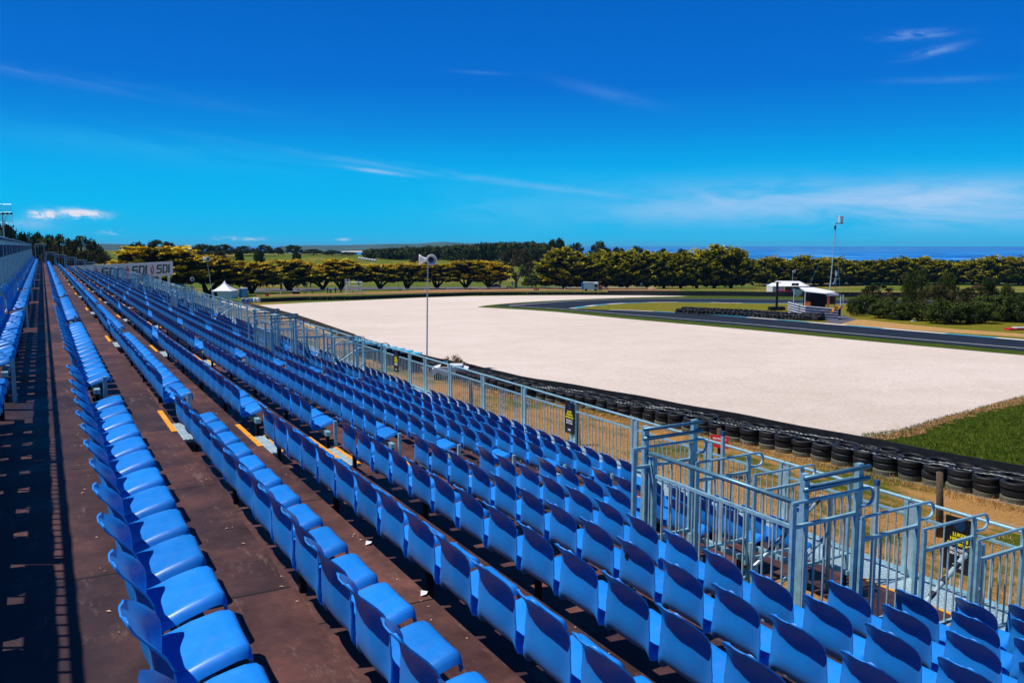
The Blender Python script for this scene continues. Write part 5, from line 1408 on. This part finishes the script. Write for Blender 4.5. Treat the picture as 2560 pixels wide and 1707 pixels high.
# parked clutter behind the front fence
L=Loc(1128,948);e=L.emp('utility_cart','white utility cart with a dark windscreen parked by the belt barrier','utility cart')
b=MB();b.prism([L(x,-.7,z) for x,z in [(-1.3,.35),(-1.3,.8),(-.8,.95),(.6,.95),(1.2,.8),(1.3,.35)]],FH*1.4);fin(b,'body','white',e)
b=MB();b.prism([L(-.75,-.6,.95),L(-.2,-.6,.95),L(-.3,-.6,1.22),L(-.6,-.6,1.2)],FH*1.2);fin(b,'windscreen','glass',e)
b=MB();L.box(b,.35,0,1.0,.9,1.1,.10);fin(b,'seat_cover','white2',e);e.scale=(.74,.74,.74)
for x in (-.85,.85):
    b=MB();b.lathe(L(x,-.75,.28),[(.28,0),(.28,.2)],14,np.array([FH[0],FH[1],0]));fin(b,'wheel','black',e)
for i in range(9):
    q=[(1040,932),(1018,925),(998,919),(978,914),(960,908),(943,903),(927,898),(912,894),(898,890)][i]
    L=Loc(*q);e=L.emp('recycling_bin','dark wheelie bin with a light blue lid, %s left of the white utility cart'%ordn(i+1),'bin','wheelie bins along the belt barrier')
    b=MB();P0=[L(-.26,-.28,.05),L(.26,-.28,.05),L(.26,.3,.05),L(-.26,.3,.05),L(-.3,-.36,1.0),L(.3,-.36,1.0),L(.3,.36,1.0),L(-.3,.36,1.0)]
    b.add(P0,[(0,3,2,1),(4,5,6,7),(0,1,5,4),(1,2,6,5),(2,3,7,6),(3,0,4,7)]);fin(b,'bin_body','dark',e)
    b=MB();L.box(b,0,-.02,1.06,.64,.78,.08);fin(b,'lid','skyblue',e)
    for sx in (-.24,.24):
        b=MB();b.lathe(L(sx,.3,.1),[(.1,-.03),(.1,.03)],10,L.R);fin(b,'wheel','black',e)
pr=make_proto('dry_bush',clumptree(99,oval,['brleaf','dirt'],50,90,.04,.9,.2),stick(98))
L=Loc(1135,941);pr.location=tuple(map(float,L.o));pr.scale=(.95,.95,1.0);pr['label']='dead brown bush beside the white utility cart';pr['category']='bush'
# small sticker on a seat back
best=None
# ------------------------------------------------------------------ sky, sun, render
w=bpy.data.worlds.new('World');sc.world=w;w.use_nodes=True;nt=w.node_tree;bg=nt.nodes['Background']
TS=Vector((-.475,.25,1)).normalized()
sky=nt.nodes.new('ShaderNodeTexSky');sky.sky_type='NISHITA';sky.sun_disc=False;sky.sun_elevation=math.asin(TS.z);sky.sun_rotation=math.atan2(TS.x,TS.y)
tc=nt.nodes.new('ShaderNodeTexCoord');nm=nt.nodes.new('ShaderNodeVectorMath');nm.operation='NORMALIZE';nt.links.new(tc.outputs['Generated'],nm.inputs[0])
def vdot(v):
    n=nt.nodes.new('ShaderNodeVectorMath');n.operation='DOT_PRODUCT';nt.links.new(nm.outputs[0],n.inputs[0]);n.inputs[1].default_value=tuple(map(float,v));return n.outputs['Value']
def mt(op,a,b_=None,c=None):
    n=nt.nodes.new('ShaderNodeMath');n.operation=op
    for i,v in enumerate((a,b_,c)):
        if v is None: continue
        if isinstance(v,(int,float)): n.inputs[i].default_value=v
        else: nt.links.new(v,n.inputs[i])
    return n.outputs[0]
el=mt('ARCSINE',vdot((0,0,1)));az=mt('ARCTAN2',vdot(RV),vdot(FH))
SK=.1
def r10(c): return tuple(x for x in c)
sr=nt.nodes.new('ShaderNodeValToRGB');nt.links.new(mt('DIVIDE',el,1.5708),sr.inputs[0])
stops=[(0,(.030,.505,.87)),(.010,(.010,.50,.90)),(.03,(.0,.485,.91)),(.053,(.0,.43,.89)),(.085,(.0015,.255,.76)),(.116,(.001,.158,.66)),(.174,(.0006,.120,.565)),(.21,(.0,.075,.38)),(.32,(.0,.035,.2)),(1,(.0,.016,.10))]
cr=sr.color_ramp
while len(cr.elements)<len(stops): cr.elements.new(.5)
for e_,(p_,c_) in zip(cr.elements,stops): e_.position=p_;e_.color=(*c_,1)
mul=nt.nodes.new('ShaderNodeVectorMath');mul.operation='SCALE';nt.links.new(sr.outputs[0],mul.inputs[0]);mul.inputs['Scale'].default_value=1/SK*.97
# part of the physical sky, tinted
mxs=nt.nodes.new('ShaderNodeMix');mxs.data_type='RGBA';mxs.inputs[0].default_value=.06;nt.links.new(mul.outputs[0],mxs.inputs[6]);
tint=nt.nodes.new('ShaderNodeMix');tint.data_type='RGBA';tint.blend_type='MULTIPLY';tint.inputs[0].default_value=1;nt.links.new(sky.outputs[0],tint.inputs[6]);tint.inputs[7].default_value=(.1,.9,1.6,1);nt.links.new(tint.outputs[2],mxs.inputs[7])
col=mxs.outputs[2]
def cloud(col,px,py,sx,sy,rot,sc_,strg,thr,colr,stretch=6.,seed=0.):
    r=ray(px,py);a0=math.atan2(r@RV,r@FH);n_=np.linalg.norm(r);e0=math.asin(r[2]/n_)
    da=mt('SUBTRACT',az,a0);de=mt('SUBTRACT',el,e0);c,s=math.cos(rot),math.sin(rot)
    u=mt('ADD',mt('MULTIPLY',da,c),mt('MULTIPLY',de,s));v=mt('SUBTRACT',mt('MULTIPLY',de,c),mt('MULTIPLY',da,s))
    k=1/F0
    g=mt('ADD',mt('POWER',mt('ABSOLUTE',mt('DIVIDE',u,sx*k)),2.),mt('POWER',mt('ABSOLUTE',mt('DIVIDE',v,sy*k)),2.))
    m=mt('EXPONENT',mt('MULTIPLY',g,-1))
    cb=nt.nodes.new('ShaderNodeCombineXYZ');nt.links.new(mt('MULTIPLY',u,sc_),cb.inputs[0]);nt.links.new(mt('MULTIPLY',v,sc_*stretch),cb.inputs[1]);cb.inputs[2].default_value=seed
    n=nt.nodes.new('ShaderNodeTexNoise');n.inputs['Scale'].default_value=1;n.inputs['Detail'].default_value=7;n.inputs['Roughness'].default_value=.62;n.inputs['Distortion'].default_value=.6;nt.links.new(cb.outputs[0],n.inputs[0])
    mr=nt.nodes.new('ShaderNodeMapRange');mr.interpolation_type='SMOOTHSTEP';mr.inputs[1].default_value=thr;mr.inputs[2].default_value=thr+.3;nt.links.new(n.outputs[0],mr.inputs[0])
    f=mt('MULTIPLY',mt('MULTIPLY',mr.outputs[0],m),strg)
    x=nt.nodes.new('ShaderNodeMix');x.data_type='RGBA';x.clamp_factor=True;nt.links.new(f,x.inputs[0]);nt.links.new(col,x.inputs[6]);x.inputs[7].default_value=(*[q/SK for q in colr],1);return x.outputs[2]
P_=(.42,.62,.92);W_=(.75,.78,.9)
for a in [(2250,512,520,46,-.03,7,.72,.30,P_,5,1.),(1850,520,330,30,.05,8,.42,.32,P_,5,2.),(2430,495,260,34,-.02,8,.6,.3,(.5,.66,.93),5,7.),(1240,452,420,8,-.13,9,.22,.32,P_,8,3.),(930,427,70,4,-.12,14,.6,.25,P_,5,4.),(1790,497,50,12,-.3,14,.5,.25,P_,3,6.),
 (100,185,330,12,-.11,7,.32,.30,(.12,.32,.78),8,5.),(2290,88,60,9,-.05,26,.55,.34,(.25,.45,.85),4,8.),(2335,130,50,8,.15,26,.5,.34,(.25,.45,.85),4,9.),(2350,200,90,6,-.05,12,.25,.2,(.16,.36,.8),6,12.),(1200,182,60,4,-.05,12,.2,.2,(.12,.3,.78),6,13.),(1520,235,110,12,-.25,10,.25,.25,(.12,.32,.78),5,14.),(400,375,430,30,-.08,6,.22,.3,(.05,.52,.9),6,15.),
 (113,537,24,9,0,60,2.6,.36,W_,1.8,10.),(202,535,38,8,-.05,60,2.4,.36,W_,2.,11.),(60,560,60,12,0,20,.4,.3,P_,3,20.),(283,581,22,4,0,60,.8,.38,W_,2,16.),(566,596,36,4,0,60,.7,.4,W_,2,17.),(630,597,24,4,0,60,.7,.4,W_,2,18.),(858,599,14,3,0,30,.5,.2,W_,3,19.),(1240,530,150,40,0,10,.12,.3,P_,4,21.)]:
    col=cloud(col,*a)
nt.links.new(col,bg.inputs['Color']);bg.inputs['Strength'].default_value=SK
sl=bpy.data.lights.new('sun','SUN');sl.energy=5.0;sl.angle=R_(.5);sl.color=(1,.94,.86);so=bpy.data.objects.new('sun',sl);C.objects.link(so)
so.rotation_euler=TS.to_track_quat('Z','Y').to_euler()
sc.view_settings.view_transform='Standard';sc.view_settings.look='None';sc.view_settings.exposure=0;sc.view_settings.gamma=1
hm=bpy.data.materials.new('haze_air');hm.use_nodes=True;hn=hm.node_tree
for n in list(hn.nodes): hn.nodes.remove(n)
ho=hn.nodes.new('ShaderNodeOutputMaterial');hv=hn.nodes.new('ShaderNodeVolumePrincipled');hn.links.new(hv.outputs[0],ho.inputs['Volume'])
hv.inputs['Color'].default_value=(.22,.62,1,1);hv.inputs['Density'].default_value=HAZE;hv.inputs['Anisotropy'].default_value=0.
b=MB();b.bx(-9000,9000,-9000,14000,-72,42);b.mi=0
if HAZE>0:
    M['haze']=hm;tag(b.build('haze','haze'),'thin blue sea air over the whole scene','haze',kind='stuff')
sc.cycles.max_bounces=5;sc.cycles.diffuse_bounces=2;sc.cycles.glossy_bounces=2;sc.cycles.transparent_max_bounces=4
